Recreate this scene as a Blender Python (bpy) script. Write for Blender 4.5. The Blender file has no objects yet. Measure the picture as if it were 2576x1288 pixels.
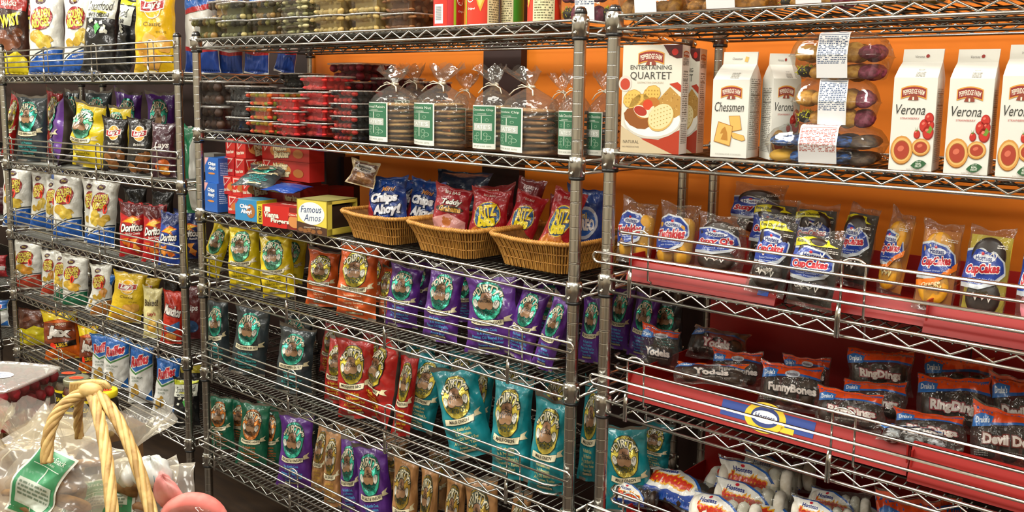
import bpy, math, random
import numpy as np
from mathutils import Vector, Matrix
from mathutils.geometry import tessellate_polygon

# ---------------------------------------------------------------- units
# all sizes are written in inches; z = 0 is the top of the rack posts,
# 63 inches above the floor.
I = 0.0254
FLOOR = -63.0
SC = bpy.context.scene
COL = SC.collection
def wv(x, y, z): return Vector((x*I, y*I, (z-FLOOR)*I))

# ---------------------------------------------------------------- camera
F_PX, CXP, CYP = 2243.5, 1285.5, 526.4
YAW, PITCH, ROLL = 0.7184, -0.1291, 0.0161
CAM = np.array([101.562, -57.5, -6.9955])
_fw = np.array([-math.sin(YAW)*math.cos(PITCH), math.cos(YAW)*math.cos(PITCH), math.sin(PITCH)])
_r = np.array([math.cos(YAW), math.sin(YAW), 0.0])
_u = np.cross(_r, _fw)
_r2 = _r*math.cos(ROLL)+_u*math.sin(ROLL)
_u2 = -_r*math.sin(ROLL)+_u*math.cos(ROLL)
cam_data = bpy.data.cameras.new('camera')
cam_data.sensor_width = 36
cam_data.lens = F_PX/2576*36
cam_data.shift_x = (1288-CXP)/2576
cam_data.shift_y = (CYP-644)/2576
cam_data.clip_start = 0.05
cam = bpy.data.objects.new('camera', cam_data)
COL.objects.link(cam)
M3 = Matrix((_r2, _u2, -_fw)).transposed()
cam.matrix_world = Matrix.Translation(wv(*CAM)) @ M3.to_4x4()
SC.camera = cam

SC.view_settings.view_transform = 'Standard'
SC.view_settings.look = 'None'
SC.view_settings.gamma = 1
SC.view_settings.exposure = 0.02
SC.cycles.transparent_max_bounces = 24
SC.cycles.sample_clamp_indirect = 4.0

# ---------------------------------------------------------------- world and lights
wd = bpy.data.worlds.new('world'); SC.world = wd; wd.use_nodes = True
wd.node_tree.nodes['Background'].inputs[0].default_value = (0.98, 0.98, 0.92, 1)
wd.node_tree.nodes['Background'].inputs[1].default_value = 0.2
CEIL = 42.0
LAMPS = [(x, y) for y in (-30, -96) for x in (-120, -40, 40, 120)]
LAMP_W = 30.0
for (lx, ly) in LAMPS:
    ld = bpy.data.lights.new('fluorescent_light', 'AREA')
    ld.shape = 'RECTANGLE'; ld.size = 46*I; ld.size_y = 20*I
    ld.energy = LAMP_W; ld.color = (1.0, 0.98, 0.90)
    lo = bpy.data.objects.new('fluorescent_light', ld); COL.objects.link(lo)
    lo.location = wv(lx, ly, CEIL-1.2)

# ---------------------------------------------------------------- materials
def lin(c):
    if isinstance(c, str):
        c = c.lstrip('#'); c = [int(c[i:i+2], 16)/255 for i in (0, 2, 4)]
    return tuple((x/12.92 if x <= .04045 else ((x+.055)/1.055)**2.4) for x in c)+(1,)
MATS = {}
def principled(name, col, rough=.5, metal=0., coat=0., bump=0., bscale=60., bdetail=2., spec=None, bdist=.002):
    m = bpy.data.materials.new(name); m.use_nodes = True
    nt = m.node_tree; b = nt.nodes['Principled BSDF']
    b.inputs['Base Color'].default_value = lin(col)
    b.inputs['Roughness'].default_value = rough
    b.inputs['Metallic'].default_value = metal
    b.inputs['Coat Weight'].default_value = coat
    b.inputs['Coat Roughness'].default_value = .12
    if spec is not None: b.inputs['Specular IOR Level'].default_value = spec
    if bump:
        tc = nt.nodes.new('ShaderNodeTexCoord'); nz = nt.nodes.new('ShaderNodeTexNoise')
        nz.inputs['Scale'].default_value = bscale; nz.inputs['Detail'].default_value = bdetail
        bp = nt.nodes.new('ShaderNodeBump'); bp.inputs['Strength'].default_value = bump
        bp.inputs['Distance'].default_value = bdist
        nt.links.new(tc.outputs['Object'], nz.inputs['Vector'])
        nt.links.new(nz.outputs['Fac'], bp.inputs['Height'])
        nt.links.new(bp.outputs['Normal'], b.inputs['Normal'])
        nt.links.new(bp.outputs['Normal'], b.inputs['Coat Normal'])
    MATS[name] = m
    return m
def film(col):                       # printed plastic film or foil of a bag
    k = 'film_'+col.strip('#').lower()
    if k not in MATS: principled(k, col, .34, 0, .5, .5, 55., 1.5, bdist=.004)
    return MATS[k]
def foil(col):
    k = 'foil_'+col.strip('#').lower()
    if k not in MATS:
        m = principled(k, col, .26, .45, .3, .7, 60., 2., bdist=.005)
        nt = m.node_tree; b = nt.nodes['Principled BSDF']; c = lin(col)
        tc = nt.nodes.new('ShaderNodeTexCoord'); nz = nt.nodes.new('ShaderNodeTexNoise'); nz.inputs['Scale'].default_value = 22
        rp = nt.nodes.new('ShaderNodeValToRGB'); e = rp.color_ramp.elements
        e[0].color = tuple(x*.35 for x in c[:3])+(1,); e[1].color = tuple(min(1, x*1.7+.03) for x in c[:3])+(1,)  # bright and dark reflections of the foil mottled into its colour
        e[0].position = .4; e[1].position = .6
        nt.links.new(tc.outputs['Object'], nz.inputs['Vector']); nt.links.new(nz.outputs['Fac'], rp.inputs[0]); nt.links.new(rp.outputs[0], b.inputs['Base Color'])
    return MATS[k]
def card(col):
    k = 'card_'+col.strip('#').lower()
    if k not in MATS: principled(k, col, .45, 0, .15)
    return MATS[k]
def plastic(col, rough=.3):
    k = 'plastic_'+col.strip('#').lower()+str(int(rough*100))
    if k not in MATS: principled(k, col, rough, 0, .1)
    return MATS[k]
def food(col, c2=None, scale=90., rough=.6, bump=.6):
    k = 'food_'+col.strip('#').lower()+(c2 or '').strip('#')
    if k in MATS: return MATS[k]
    m = principled(k, col, rough, 0, 0, bump, scale, 3.)
    if c2:
        nt = m.node_tree; b = nt.nodes['Principled BSDF']
        tc = nt.nodes.new('ShaderNodeTexCoord'); nz = nt.nodes.new('ShaderNodeTexNoise')
        nz.inputs['Scale'].default_value = scale*1.3
        rp = nt.nodes.new('ShaderNodeValToRGB')
        rp.color_ramp.elements[0].color = lin(col); rp.color_ramp.elements[1].color = lin(c2)
        rp.color_ramp.elements[0].position = .42; rp.color_ramp.elements[1].position = .58
        nt.links.new(tc.outputs['Object'], nz.inputs['Vector'])
        nt.links.new(nz.outputs['Fac'], rp.inputs['Fac'])
        nt.links.new(rp.outputs['Color'], b.inputs['Base Color'])
    return m
def clear(name, tint='#f4f6f4', gloss=.06, bump=.6, bscale=50., milky=0., rough=.08):
    if name in MATS: return MATS[name]
    m = bpy.data.materials.new(name); m.use_nodes = True
    nt = m.node_tree; nt.nodes.clear()
    out = nt.nodes.new('ShaderNodeOutputMaterial')
    tr = nt.nodes.new('ShaderNodeBsdfTransparent'); tr.inputs[0].default_value = lin(tint)
    gl = nt.nodes.new('ShaderNodeBsdfGlossy'); gl.inputs['Roughness'].default_value = rough
    lw = nt.nodes.new('ShaderNodeLayerWeight'); lw.inputs['Blend'].default_value = .35
    ma = nt.nodes.new('ShaderNodeMath'); ma.operation = 'MULTIPLY_ADD'
    ma.inputs[1].default_value = .30; ma.inputs[2].default_value = gloss
    nt.links.new(lw.outputs['Fresnel'], ma.inputs[0])
    mx = nt.nodes.new('ShaderNodeMixShader')
    nt.links.new(ma.outputs[0], mx.inputs[0]); nt.links.new(tr.outputs[0], mx.inputs[1]); nt.links.new(gl.outputs[0], mx.inputs[2])
    last = mx
    if milky:
        df = nt.nodes.new('ShaderNodeBsdfDiffuse'); df.inputs[0].default_value = lin('#e8e4dc')
        m2 = nt.nodes.new('ShaderNodeMixShader'); m2.inputs[0].default_value = milky
        nt.links.new(mx.outputs[0], m2.inputs[1]); nt.links.new(df.outputs[0], m2.inputs[2]); last = m2
    if bump:
        tc = nt.nodes.new('ShaderNodeTexCoord'); nz = nt.nodes.new('ShaderNodeTexNoise')
        nz.inputs['Scale'].default_value = bscale; nz.inputs['Detail'].default_value = 2
        bp = nt.nodes.new('ShaderNodeBump'); bp.inputs['Strength'].default_value = bump; bp.inputs['Distance'].default_value = .01
        nt.links.new(tc.outputs['Object'], nz.inputs['Vector']); nt.links.new(nz.outputs['Fac'], bp.inputs['Height'])
        nt.links.new(bp.outputs['Normal'], gl.inputs['Normal']); nt.links.new(bp.outputs['Normal'], lw.inputs['Normal'])
    nt.links.new(last.outputs[0], out.inputs[0])
    MATS[name] = m
    return m
CHROME = principled('chrome', '#d4d3cd', .22, 1.0)
DECK = principled('chrome_deck_shaded', '#66655f', .36, 1.0)  # chrome darkened: the shade among the goods is put into the deck colour
POST = principled('chrome_post', '#c2c1ba', .26, 1.0)
BLACK = plastic('#141414', .45)
FILMC = clear('clear_film', gloss=.04, bump=.8, bscale=45, milky=.03)
CELLO = clear('clear_cellophane', gloss=.035, bump=.8, bscale=40, milky=.045, rough=.12)
CELLO2 = clear('clear_cellophane_creamy', '#f6f2e6', gloss=.035, bump=.8, bscale=26, milky=.17, rough=.16)
TUBC = clear('clear_plastic', gloss=.06, bump=.2, bscale=30, milky=.02)
LIDC = clear('clear_lid_plastic', gloss=.2, bump=.4, bscale=60, milky=.24)

# ---------------------------------------------------------------- mesh builder
class MB:
    def __init__(s): s.V = []; s.F = []; s.M = []; s.N = []; s.mats = []; s.n = 0
    def mi(s, m):
        if m not in s.mats: s.mats.append(m)
        return s.mats.index(m)
    def add(s, V, F, mat, N=None):
        V = np.asarray(V, float).reshape(-1, 3)
        i = s.mi(mat); o = s.n
        s.V.append(V); s.N.append(np.zeros_like(V) if N is None else N)
        for f in F: s.F.append(tuple(int(a)+o for a in f)); s.M.append(i)
        s.n += len(V)
    def tube(s, P, r, mat, n=6, closed=False, cap=True):
        P = [np.asarray(p, float) for p in P]; L = len(P); rings = []
        up = None
        for k in range(L):
            if closed: d = P[(k+1) % L]-P[k-1]
            elif k == 0: d = P[1]-P[0]
            elif k == L-1: d = P[-1]-P[-2]
            else:
                a = P[k]-P[k-1]; b = P[k+1]-P[k]
                d = a/(np.linalg.norm(a)+1e-9)+b/(np.linalg.norm(b)+1e-9)
            d = d/(np.linalg.norm(d)+1e-12)
            if up is None:
                up = np.array([0, 0, 1.]) if abs(d[2]) < .8 else np.array([1., 0, 0])
            a = up-d*(up@d); a /= np.linalg.norm(a)+1e-12; up = a
            b = np.cross(d, a)
            rr = r[k] if hasattr(r, '__len__') else r
            t = np.arange(n)*2*math.pi/n
            rings.append(P[k]+rr*(np.cos(t)[:, None]*a+np.sin(t)[:, None]*b))
        V = np.concatenate(rings); F = []
        for k in range(L if closed else L-1):
            a0 = k*n; b0 = ((k+1) % L)*n
            for j in range(n):
                F.append((a0+j, a0+(j+1) % n, b0+(j+1) % n, b0+j))
        if cap and not closed:
            F.append(tuple(range(n-1, -1, -1))); F.append(tuple((L-1)*n+j for j in range(n)))
        s.add(V, F, mat)
    def rods(s, segs, r, mat, n=5):           # many straight rods at once
        for a, b in segs: s.tube([a, b], r, mat, n)
    def box(s, x0, x1, y0, y1, z0, z1, mat, mats=None):
        # faces: front(-y) back(+y) left right bottom top, separate vertices so the edges stay crisp
        c = [(x0, y0, z0), (x1, y0, z0), (x1, y1, z0), (x0, y1, z0), (x0, y0, z1), (x1, y0, z1), (x1, y1, z1), (x0, y1, z1)]
        q = {'front': (0, 1, 5, 4), 'back': (2, 3, 7, 6), 'left': (3, 0, 4, 7), 'right': (1, 2, 6, 5), 'bottom': (3, 2, 1, 0), 'top': (4, 5, 6, 7)}
        for k, f in q.items():
            s.add([c[i] for i in f], [(0, 1, 2, 3)], (mats or {}).get(k, mat))
    def lathe(s, prof, mat, n=16, c=(0, 0, 0), cap=True, sq=0., ax=1., ay=1.):
        V = []; F = []
        for (r, z) in prof:
            for j in range(n):
                t = 2*math.pi*j/n
                k = 1.
                if sq: k = 1/((abs(math.cos(t))**(2+sq*6)+abs(math.sin(t))**(2+sq*6))**(1/(2+sq*6)))
                V.append((c[0]+r*k*ax*math.cos(t), c[1]+r*k*ay*math.sin(t), c[2]+z))
        for i in range(len(prof)-1):
            for j in range(n):
                F.append((i*n+j, i*n+(j+1) % n, (i+1)*n+(j+1) % n, (i+1)*n+j))
        if cap:
            if prof[0][0] > 1e-4: F.append(tuple(range(n-1, -1, -1)))
            if prof[-1][0] > 1e-4: F.append(tuple((len(prof)-1)*n+j for j in range(n)))
        s.add(V, F, mat)
    def grid(s, fn, us, vs, mat, flip=False):
        U, Vv = np.meshgrid(us, vs); P = fn(U.ravel(), Vv.ravel()); nu = len(us); F = []
        for j in range(len(vs)-1):
            for i in range(nu-1):
                q = (j*nu+i, j*nu+i+1, (j+1)*nu+i+1, (j+1)*nu+i)
                F.append(q[::-1] if flip else q)
        s.add(P, F, mat)
    def blob(s, c, r, mat, n=8, m=5, rot=None):    # ellipsoid
        r = (r, r, r) if not hasattr(r, '__len__') else r
        V = [(0, 0, -1.)]
        for i in range(1, m):
            a = -math.pi/2+math.pi*i/m
            for j in range(n):
                t = 2*math.pi*j/n; V.append((math.cos(a)*math.cos(t), math.cos(a)*math.sin(t), math.sin(a)))
        V.append((0, 0, 1.)); F = []
        for j in range(n): F.append((0, 1+(j+1) % n, 1+j))
        for i in range(m-2):
            for j in range(n):
                a = 1+i*n; b = a+n
                F.append((a+j, a+(j+1) % n, b+(j+1) % n, b+j))
        l = len(V)-1; a = 1+(m-2)*n
        for j in range(n): F.append((a+j, a+(j+1) % n, l))
        V = np.array(V)*np.array(r)
        if rot is not None: V = V@np.array(Matrix.Rotation(rot[0], 3, rot[1])).T
        s.add(V+np.array(c), F, mat)
    def mesh(s, name, smooth=True):
        V = np.concatenate(s.V)*I; me = bpy.data.meshes.new(name)
        me.from_pydata(V.tolist(), [], s.F)
        for m in s.mats: me.materials.append(m)
        me.polygons.foreach_set('material_index', s.M)
        if smooth:
            me.polygons.foreach_set('use_smooth', [True]*len(s.F))
            N = np.concatenate(s.N)
            if np.abs(N).sum() > 0:
                me.normals_split_custom_set_from_vertices([tuple(a) for a in N])
        me.update()
        return me

def tag(o, label=None, cat=None, group=None, kind=None):
    if label: o['label'] = label
    if cat: o['category'] = cat
    if group: o['group'] = group
    if kind: o['kind'] = kind
    return o
def link(name, data, parent=None, loc=None):
    o = bpy.data.objects.new(name, data); COL.objects.link(o)
    if parent is not None: o.parent = parent
    if loc is not None: o.location = loc
    return o
def struct(name, mb): o = link(name, mb.mesh(name, False)); o['kind'] = 'structure'; return o

# ---------------------------------------------------------------- room
def noise_mat(name, c1, c2, scale, rough=.6, stretch=(1, 1, 1), bump=.1):
    m = principled(name, c1, rough)
    nt = m.node_tree; b = nt.nodes['Principled BSDF']
    tc = nt.nodes.new('ShaderNodeTexCoord'); mp = nt.nodes.new('ShaderNodeMapping'); mp.inputs['Scale'].default_value = stretch
    nz = nt.nodes.new('ShaderNodeTexNoise'); nz.inputs['Scale'].default_value = scale; nz.inputs['Detail'].default_value = 5
    rp = nt.nodes.new('ShaderNodeValToRGB'); rp.color_ramp.elements[0].color = lin(c1); rp.color_ramp.elements[1].color = lin(c2)
    rp.color_ramp.elements[0].position = .35; rp.color_ramp.elements[1].position = .65
    bp = nt.nodes.new('ShaderNodeBump'); bp.inputs['Strength'].default_value = bump; bp.inputs['Distance'].default_value = .002
    nt.links.new(tc.outputs['Object'], mp.inputs[0]); nt.links.new(mp.outputs[0], nz.inputs['Vector'])
    nt.links.new(nz.outputs['Fac'], rp.inputs[0]); nt.links.new(rp.outputs[0], b.inputs['Base Color'])
    nt.links.new(nz.outputs['Fac'], bp.inputs['Height']); nt.links.new(bp.outputs[0], b.inputs['Normal'])
    return m
def slab(name, x0, x1, y0, y1, z0, z1, mat):
    mb = MB(); mb.box(x0, x1, y0, y1, z0-FLOOR, z1-FLOOR, mat); return struct(name, mb)
WALL_Y = 20.5
floor_m = noise_mat('floor_brown_wood', '#33251a', '#42301f', 6, .6, (1, 6, 1))
orange = noise_mat('orange_paint', '#df7a08', '#e07606', 3, .7)
cream = noise_mat('cream_paint', '#d9cfb8', '#d2c7ae', 3, .8)
brown_trim_shade = noise_mat('dark_brown_trim_and_shade', '#2c1611', '#341b15', 6, .6)  # brown of the trim and baseboard; doubles as shade colour for the wall
ceil_m = noise_mat('ceiling_tile', '#dcd8cc', '#d2cec2', 20, .9)
slab('floor', -200, 210, -170, WALL_Y, FLOOR-2, FLOOR, floor_m)
slab('ceiling', -200, 210, -170, WALL_Y, CEIL, CEIL+2, ceil_m)
slab('wall_back', -4.2, 210, WALL_Y, WALL_Y+3, -24, CEIL, orange)
slab('wall_shade_low', -4.2, 210, WALL_Y-.3, WALL_Y+3, FLOOR, -24, brown_trim_shade)  # shadow on the lower back wall, put in as a dark slab
slab('wall_shade_left', -200, -4.2, WALL_Y-.3, WALL_Y+3, FLOOR, CEIL, brown_trim_shade)  # dark slab standing in for the shadow behind the left rack
slab('wall_left', -203, -200, -170, WALL_Y, FLOOR, CEIL, cream)
slab('wall_right', 210, 213, -170, WALL_Y, FLOOR, CEIL, cream)
slab('wall_front', -200, 210, -173, -170, FLOOR, CEIL, cream)
slab('trim_1', 29.6, 35.4, WALL_Y-1.0, WALL_Y, FLOOR, CEIL, brown_trim_shade)
slab('baseboard_back', -200, 210, WALL_Y-.5, WALL_Y, FLOOR, FLOOR+4, brown_trim_shade)
LIT = bpy.data.materials.new('lamp_diffuser'); LIT.use_nodes = True
_b = LIT.node_tree.nodes['Principled BSDF']; _b.inputs['Emission Color'].default_value = (1, .95, .84, 1); _b.inputs['Emission Strength'].default_value = 6
fr = MB(); fr.box(-24, 24, -12, 12, -1, 0, plastic('#e8e8e4', .4)); fr_me = fr.mesh('lamp_frame', False)
df = MB(); df.box(-22.5, 22.5, -10.5, 10.5, -1.1, -1.02, LIT); df_me = df.mesh('lamp_diffuser', False)
for k, (lx, ly) in enumerate(LAMPS):
    r = link('ceiling_light', None, loc=wv(lx, ly, CEIL))
    tag(r, 'white ceiling light panel, %s row, %s' % (('near the racks', 'far from the racks')[k//4], ('leftmost', 'second from left', 'third from left', 'rightmost')[k % 4]), 'ceiling light', 'ceiling light panels')
    link('frame', fr_me, r); link('diffuser', df_me, r)

# ---------------------------------------------------------------- wire racks
W_, D_ = 58.285, 16.8
post = MB(); prof = []
z = 62.2; prof = [(.0, 62.9), (.3, 62.85), (.46, 62.6), (.5, 62.35)]
k = 0; zz = 62.3
g = sorted([63-10.7-i for i in range(-11, 52)]+[63-10.7-5*i+.11 for i in range(-2, 11)], reverse=True)
for q in g:
    if q > 62.2 or q < 1.5: continue
    prof += [(.5, q+.06), (.5, q+.022), (.487, q), (.5, q-.022), (.5, q-.06)]
prof += [(.5, 1.0), (.5, .9)]
post.lathe(prof[::-1], POST, 18)
post_me = post.mesh('post')
cap = MB(); cap.lathe([(.52, 62.3), (.52, 62.45), (.4, 62.75), (0, 62.92)], BLACK, 14); cap_me = cap.mesh('cap')
ft = MB(); ft.lathe([(.62, 0), (.62, .4), (.3, .6), (.3, 1.0)], plastic('#6a6a66', .4), 12); ft_me = ft.mesh('levelling_foot')
cl = MB()
cl.lathe([(.58, -1.3), (.68, -1.25), (.72, -.2), (.66, .28), (.6, .34), (.5, .34)], POST, 18)
cl.lathe([(.6, -1.55), (.66, -1.5), (.66, -1.3), (.55, -1.28)], BLACK, 18)
for dz in (0, -1.0):
    for a in (0, 90, 180, 270):
        t = math.radians(a)
        cl.blob((.72*math.cos(t), .72*math.sin(t), dz), .16, POST, 6, 4)
collar_me = cl.mesh('collar')

def make_shelf(zl, zr):
    """wire deck with a truss on each side; x from post to post, z relative to the left end"""
    mb = MB(); sl = (zr-zl)/W_
    def P(x, y, z): return (x, y, z+sl*x)
    yf, yb = -.33, D_+.33; x0, x1 = .6, W_-.6
    for y in (yf, yb):
        mb.tube([P(x0, y, 0), P(x1, y, 0)], .125, CHROME, 8)
        mb.tube([P(x0, y, -1.0), P(x1, y, -1.0)], .125, CHROME, 8)
        pts = []; x = 1.9; k = 0
        while x < x1-1.0: pts.append(P(x, y, -.2 if k % 2 else -.86)); x += 1.185; k += 1
        mb.tube(pts, .085, CHROME, 6)
    for x in (-.33, W_+.33):
        mb.tube([P(x, .6, 0), P(x, D_-.6, 0)], .125, CHROME, 8)
        mb.tube([P(x, .6, -1.0), P(x, D_-.6, -1.0)], .125, CHROME, 8)
        pts = []; y = 1.9; k = 0
        while y < D_-1.4: pts.append(P(x, y, -.2 if k % 2 else -.86)); y += 1.185; k += 1
        mb.tube(pts, .085, CHROME, 6)
    x = 1.2
    while x < W_-1.0:
        mb.tube([P(x, yf-.12, -.17), P(x, yb+.12, -.17)], .055, DECK, 5); x += .79
    for y in (3.6, D_/2, D_-3.6):
        mb.tube([P(-.33, y, -.33), P(W_+.33, y, -.33)], .10, DECK, 6)
        mb.tube([P(-.33, y, -1.0), P(W_+.33, y, -1.0)], .10, DECK, 6)
        pts = []; x = 2.2; k = 0
        while x < x1-1: pts.append(P(x, y, -.4 if k % 2 else -.95)); x += 1.185; k += 1
        mb.tube(pts, .07, DECK, 5)
    return mb.mesh('wire_deck')
def make_ledge(zl, zr):
    mb = MB(); sl = (zr-zl)/W_; Y = -.8; r = .115
    def P(x, y, z): return (x, y, z+sl*x)
    def arc(cx, cz, rad, a0, a1, n=7):
        return [P(cx+rad*math.cos(math.radians(a0+(a1-a0)*i/n)), Y, cz+rad*math.sin(math.radians(a0+(a1-a0)*i/n))) for i in range(n+1)]
    a, b = 3.95, 3.1
    mb.tube([P(1.2, Y+1.1, a), P(1.4, Y+.35, a), P(1.9, Y, a), P(W_+.3, Y, a)]+arc(W_+.3, (a+b)/2, (a-b)/2, 90, -90)+[P(W_+.3, Y, b), P(1.9, Y, b), P(1.4, Y+.35, b), P(1.2, Y+1.1, b)], r, CHROME, 6)
    a, b = 2.15, 1.35
    mb.tube([P(W_-1.0, Y+1.1, a), P(W_-1.3, Y+.35, a), P(W_-2, Y, a), P(-.4, Y, a)]+arc(-.4, (a+b)/2, (a-b)/2, 90, 270)+[P(-.4, Y, b), P(W_-2, Y, b), P(W_-1.3, Y+.35, b), P(W_-1.0, Y+1.1, b)], r, CHROME, 6)
    for x in (3.4, 19.6, 36.2, 52.6):
        w = .75
        mb.tube([P(x-w, Y+.18, .2), P(x-w, Y+.18, 3.8)]+[P(x+w*math.cos(t), Y+.18, 3.85+.4*math.sin(t)) for t in (math.pi*.85, math.pi*.65, math.pi*.5, math.pi*.35, math.pi*.15)]+[P(x+w, Y+.18, 3.8), P(x+w, Y+.25, .5), P(x+w, -.1, .3), P(x+w, -.1, -1.0)], .085, CHROME, 6)
        xh = x-w-.1
        mb.tube([P(xh, Y+.18, 1.35), P(xh-.1, -.62, .3), P(xh-.1, -.6, -1.1)], .1, CHROME, 6)
        mb.tube([P(xh+.12, Y+.18, .9), P(xh+.08, -.62, .3), P(xh+.08, -.6, -1.1)], .1, CHROME, 6)
    return mb.mesh('ledge')
RACKS = {}
def rack(key, x0, shelves, ledges, label):
    """shelves: list of (z of left end, z of right end) of the top rods"""
    root = link('wire_shelf_rack', None, loc=wv(x0, 0, FLOOR))
    tag(root, label, 'shelf rack')
    for (px, py) in ((0, 0), (W_, 0), (0, D_), (W_, D_)):
        p = link('post', post_me, root, (px*I, py*I, 0))
        link('cap', cap_me, p); link('levelling_foot', ft_me, p)
    for i, (zl, zr) in enumerate(shelves):
        s = link('shelf', make_shelf(zl, zr), root, (0, 0, (zl-FLOOR)*I))
        for (px, py, z) in ((0, 0, 0), (W_, 0, zr-zl), (0, D_, 0), (W_, D_, zr-zl)):
            link('collar', collar_me, s, (px*I, py*I, z*I))
        if i in ledges:
            l = link('ledge', make_ledge(zl, zr), root, (0, 0, (zl-FLOOR)*I))
    RACKS[key] = (x0, shelves)
rack('L', -62.85, [(-5.5, -5.1), (-19.8, -18.95), (-31.8, -31.05), (-42.4, -42.05), (-52.7, -53.2)], (0, 1, 2, 3, 4), 'chrome wire shelf rack on the left holding big potato chip bags')
rack('M', 0, [(-1.13, -1.2), (-12.1, -12.3), (-22.05, -22.55), (-31.6, -31.1), (-42.47, -42.2), (-53.95, -54.1)], (3, 4, 5), 'chrome wire shelf rack in the middle with tubs, cookie boxes and baskets')
rack('R', 61.53, [(-1.0, -1.0), (-11.42, -11.42), (-21.4, -21.4), (-31.35, -31.35), (-42.4, -42.4), (-53.5, -53.5)], (2, 3, 4), 'chrome wire shelf rack on the right with white cookie packs and red trays')
rack('X', -130.0, [(-5.5, -5.5), (-19.5, -19.5), (-31.0, -31.0), (-43.0, -43.0), (-53.0, -53.0)], (0, 1, 2, 3, 4), 'chrome wire shelf rack at the far left edge, mostly out of view')
def ztop(key, i, x):
    x0, sh = RACKS[key]; zl, zr = sh[i]
    return zl+(zr-zl)*(x-x0)/W_-.06

# ---------------------------------------------------------------- printing on packages
def subdiv(V, T, h):
    V = [tuple(v) for v in V]; V = np.array(V, float); T = np.array(T, int).reshape(-1, 3)
    for _ in range(14):
        if not len(T): break
        P = V[T]; L = np.stack([np.hypot(*(P[:, (k+1) % 3]-P[:, k]).T) for k in range(3)], 1)
        k = L.argmax(1); m = L.max(1) > h
        if not m.any(): break
        Tm = T[m]; km = k[m]; r = np.arange(len(Tm))
        a = Tm[r, km]; b = Tm[r, (km+1) % 3]; c = Tm[r, (km+2) % 3]
        mid = (V[a]+V[b])/2; mi = len(V)+np.arange(len(a)); V = np.concatenate([V, mid])
        T = np.concatenate([T[~m], np.stack([a, mi, c], 1), np.stack([mi, b, c], 1)])
    return V, T
_TX = {}
def text2d(s, bold=0., shear=0.):
    k = (s, bold, shear)
    if k not in _TX:
        c = bpy.data.curves.new('t', 'FONT'); c.body = s; c.resolution_u = 2; c.offset = bold; c.shear = shear
        o = bpy.data.objects.new('t', c); m = bpy.data.meshes.new_from_object(o)
        m.calc_loop_triangles()
        V = np.array([v.co[:2] for v in m.vertices]) if len(m.vertices) else np.zeros((0, 2))
        T = np.array([t.vertices[:] for t in m.loop_triangles], int).reshape(-1, 3)
        bpy.data.objects.remove(o); bpy.data.curves.remove(c); bpy.data.meshes.remove(m)
        c = bpy.data.curves.new('t', 'FONT'); c.body = s; c.resolution_u = 1; c.shear = shear
        o = bpy.data.objects.new('t', c); m = bpy.data.meshes.new_from_object(o)
        B = np.array([v.co[:2] for v in m.vertices]); lo = B.min(0); hi = B.max(0)
        bpy.data.objects.remove(o); bpy.data.curves.remove(c); bpy.data.meshes.remove(m)
        _TX[k] = (V, T, lo, hi)
    return _TX[k]
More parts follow.
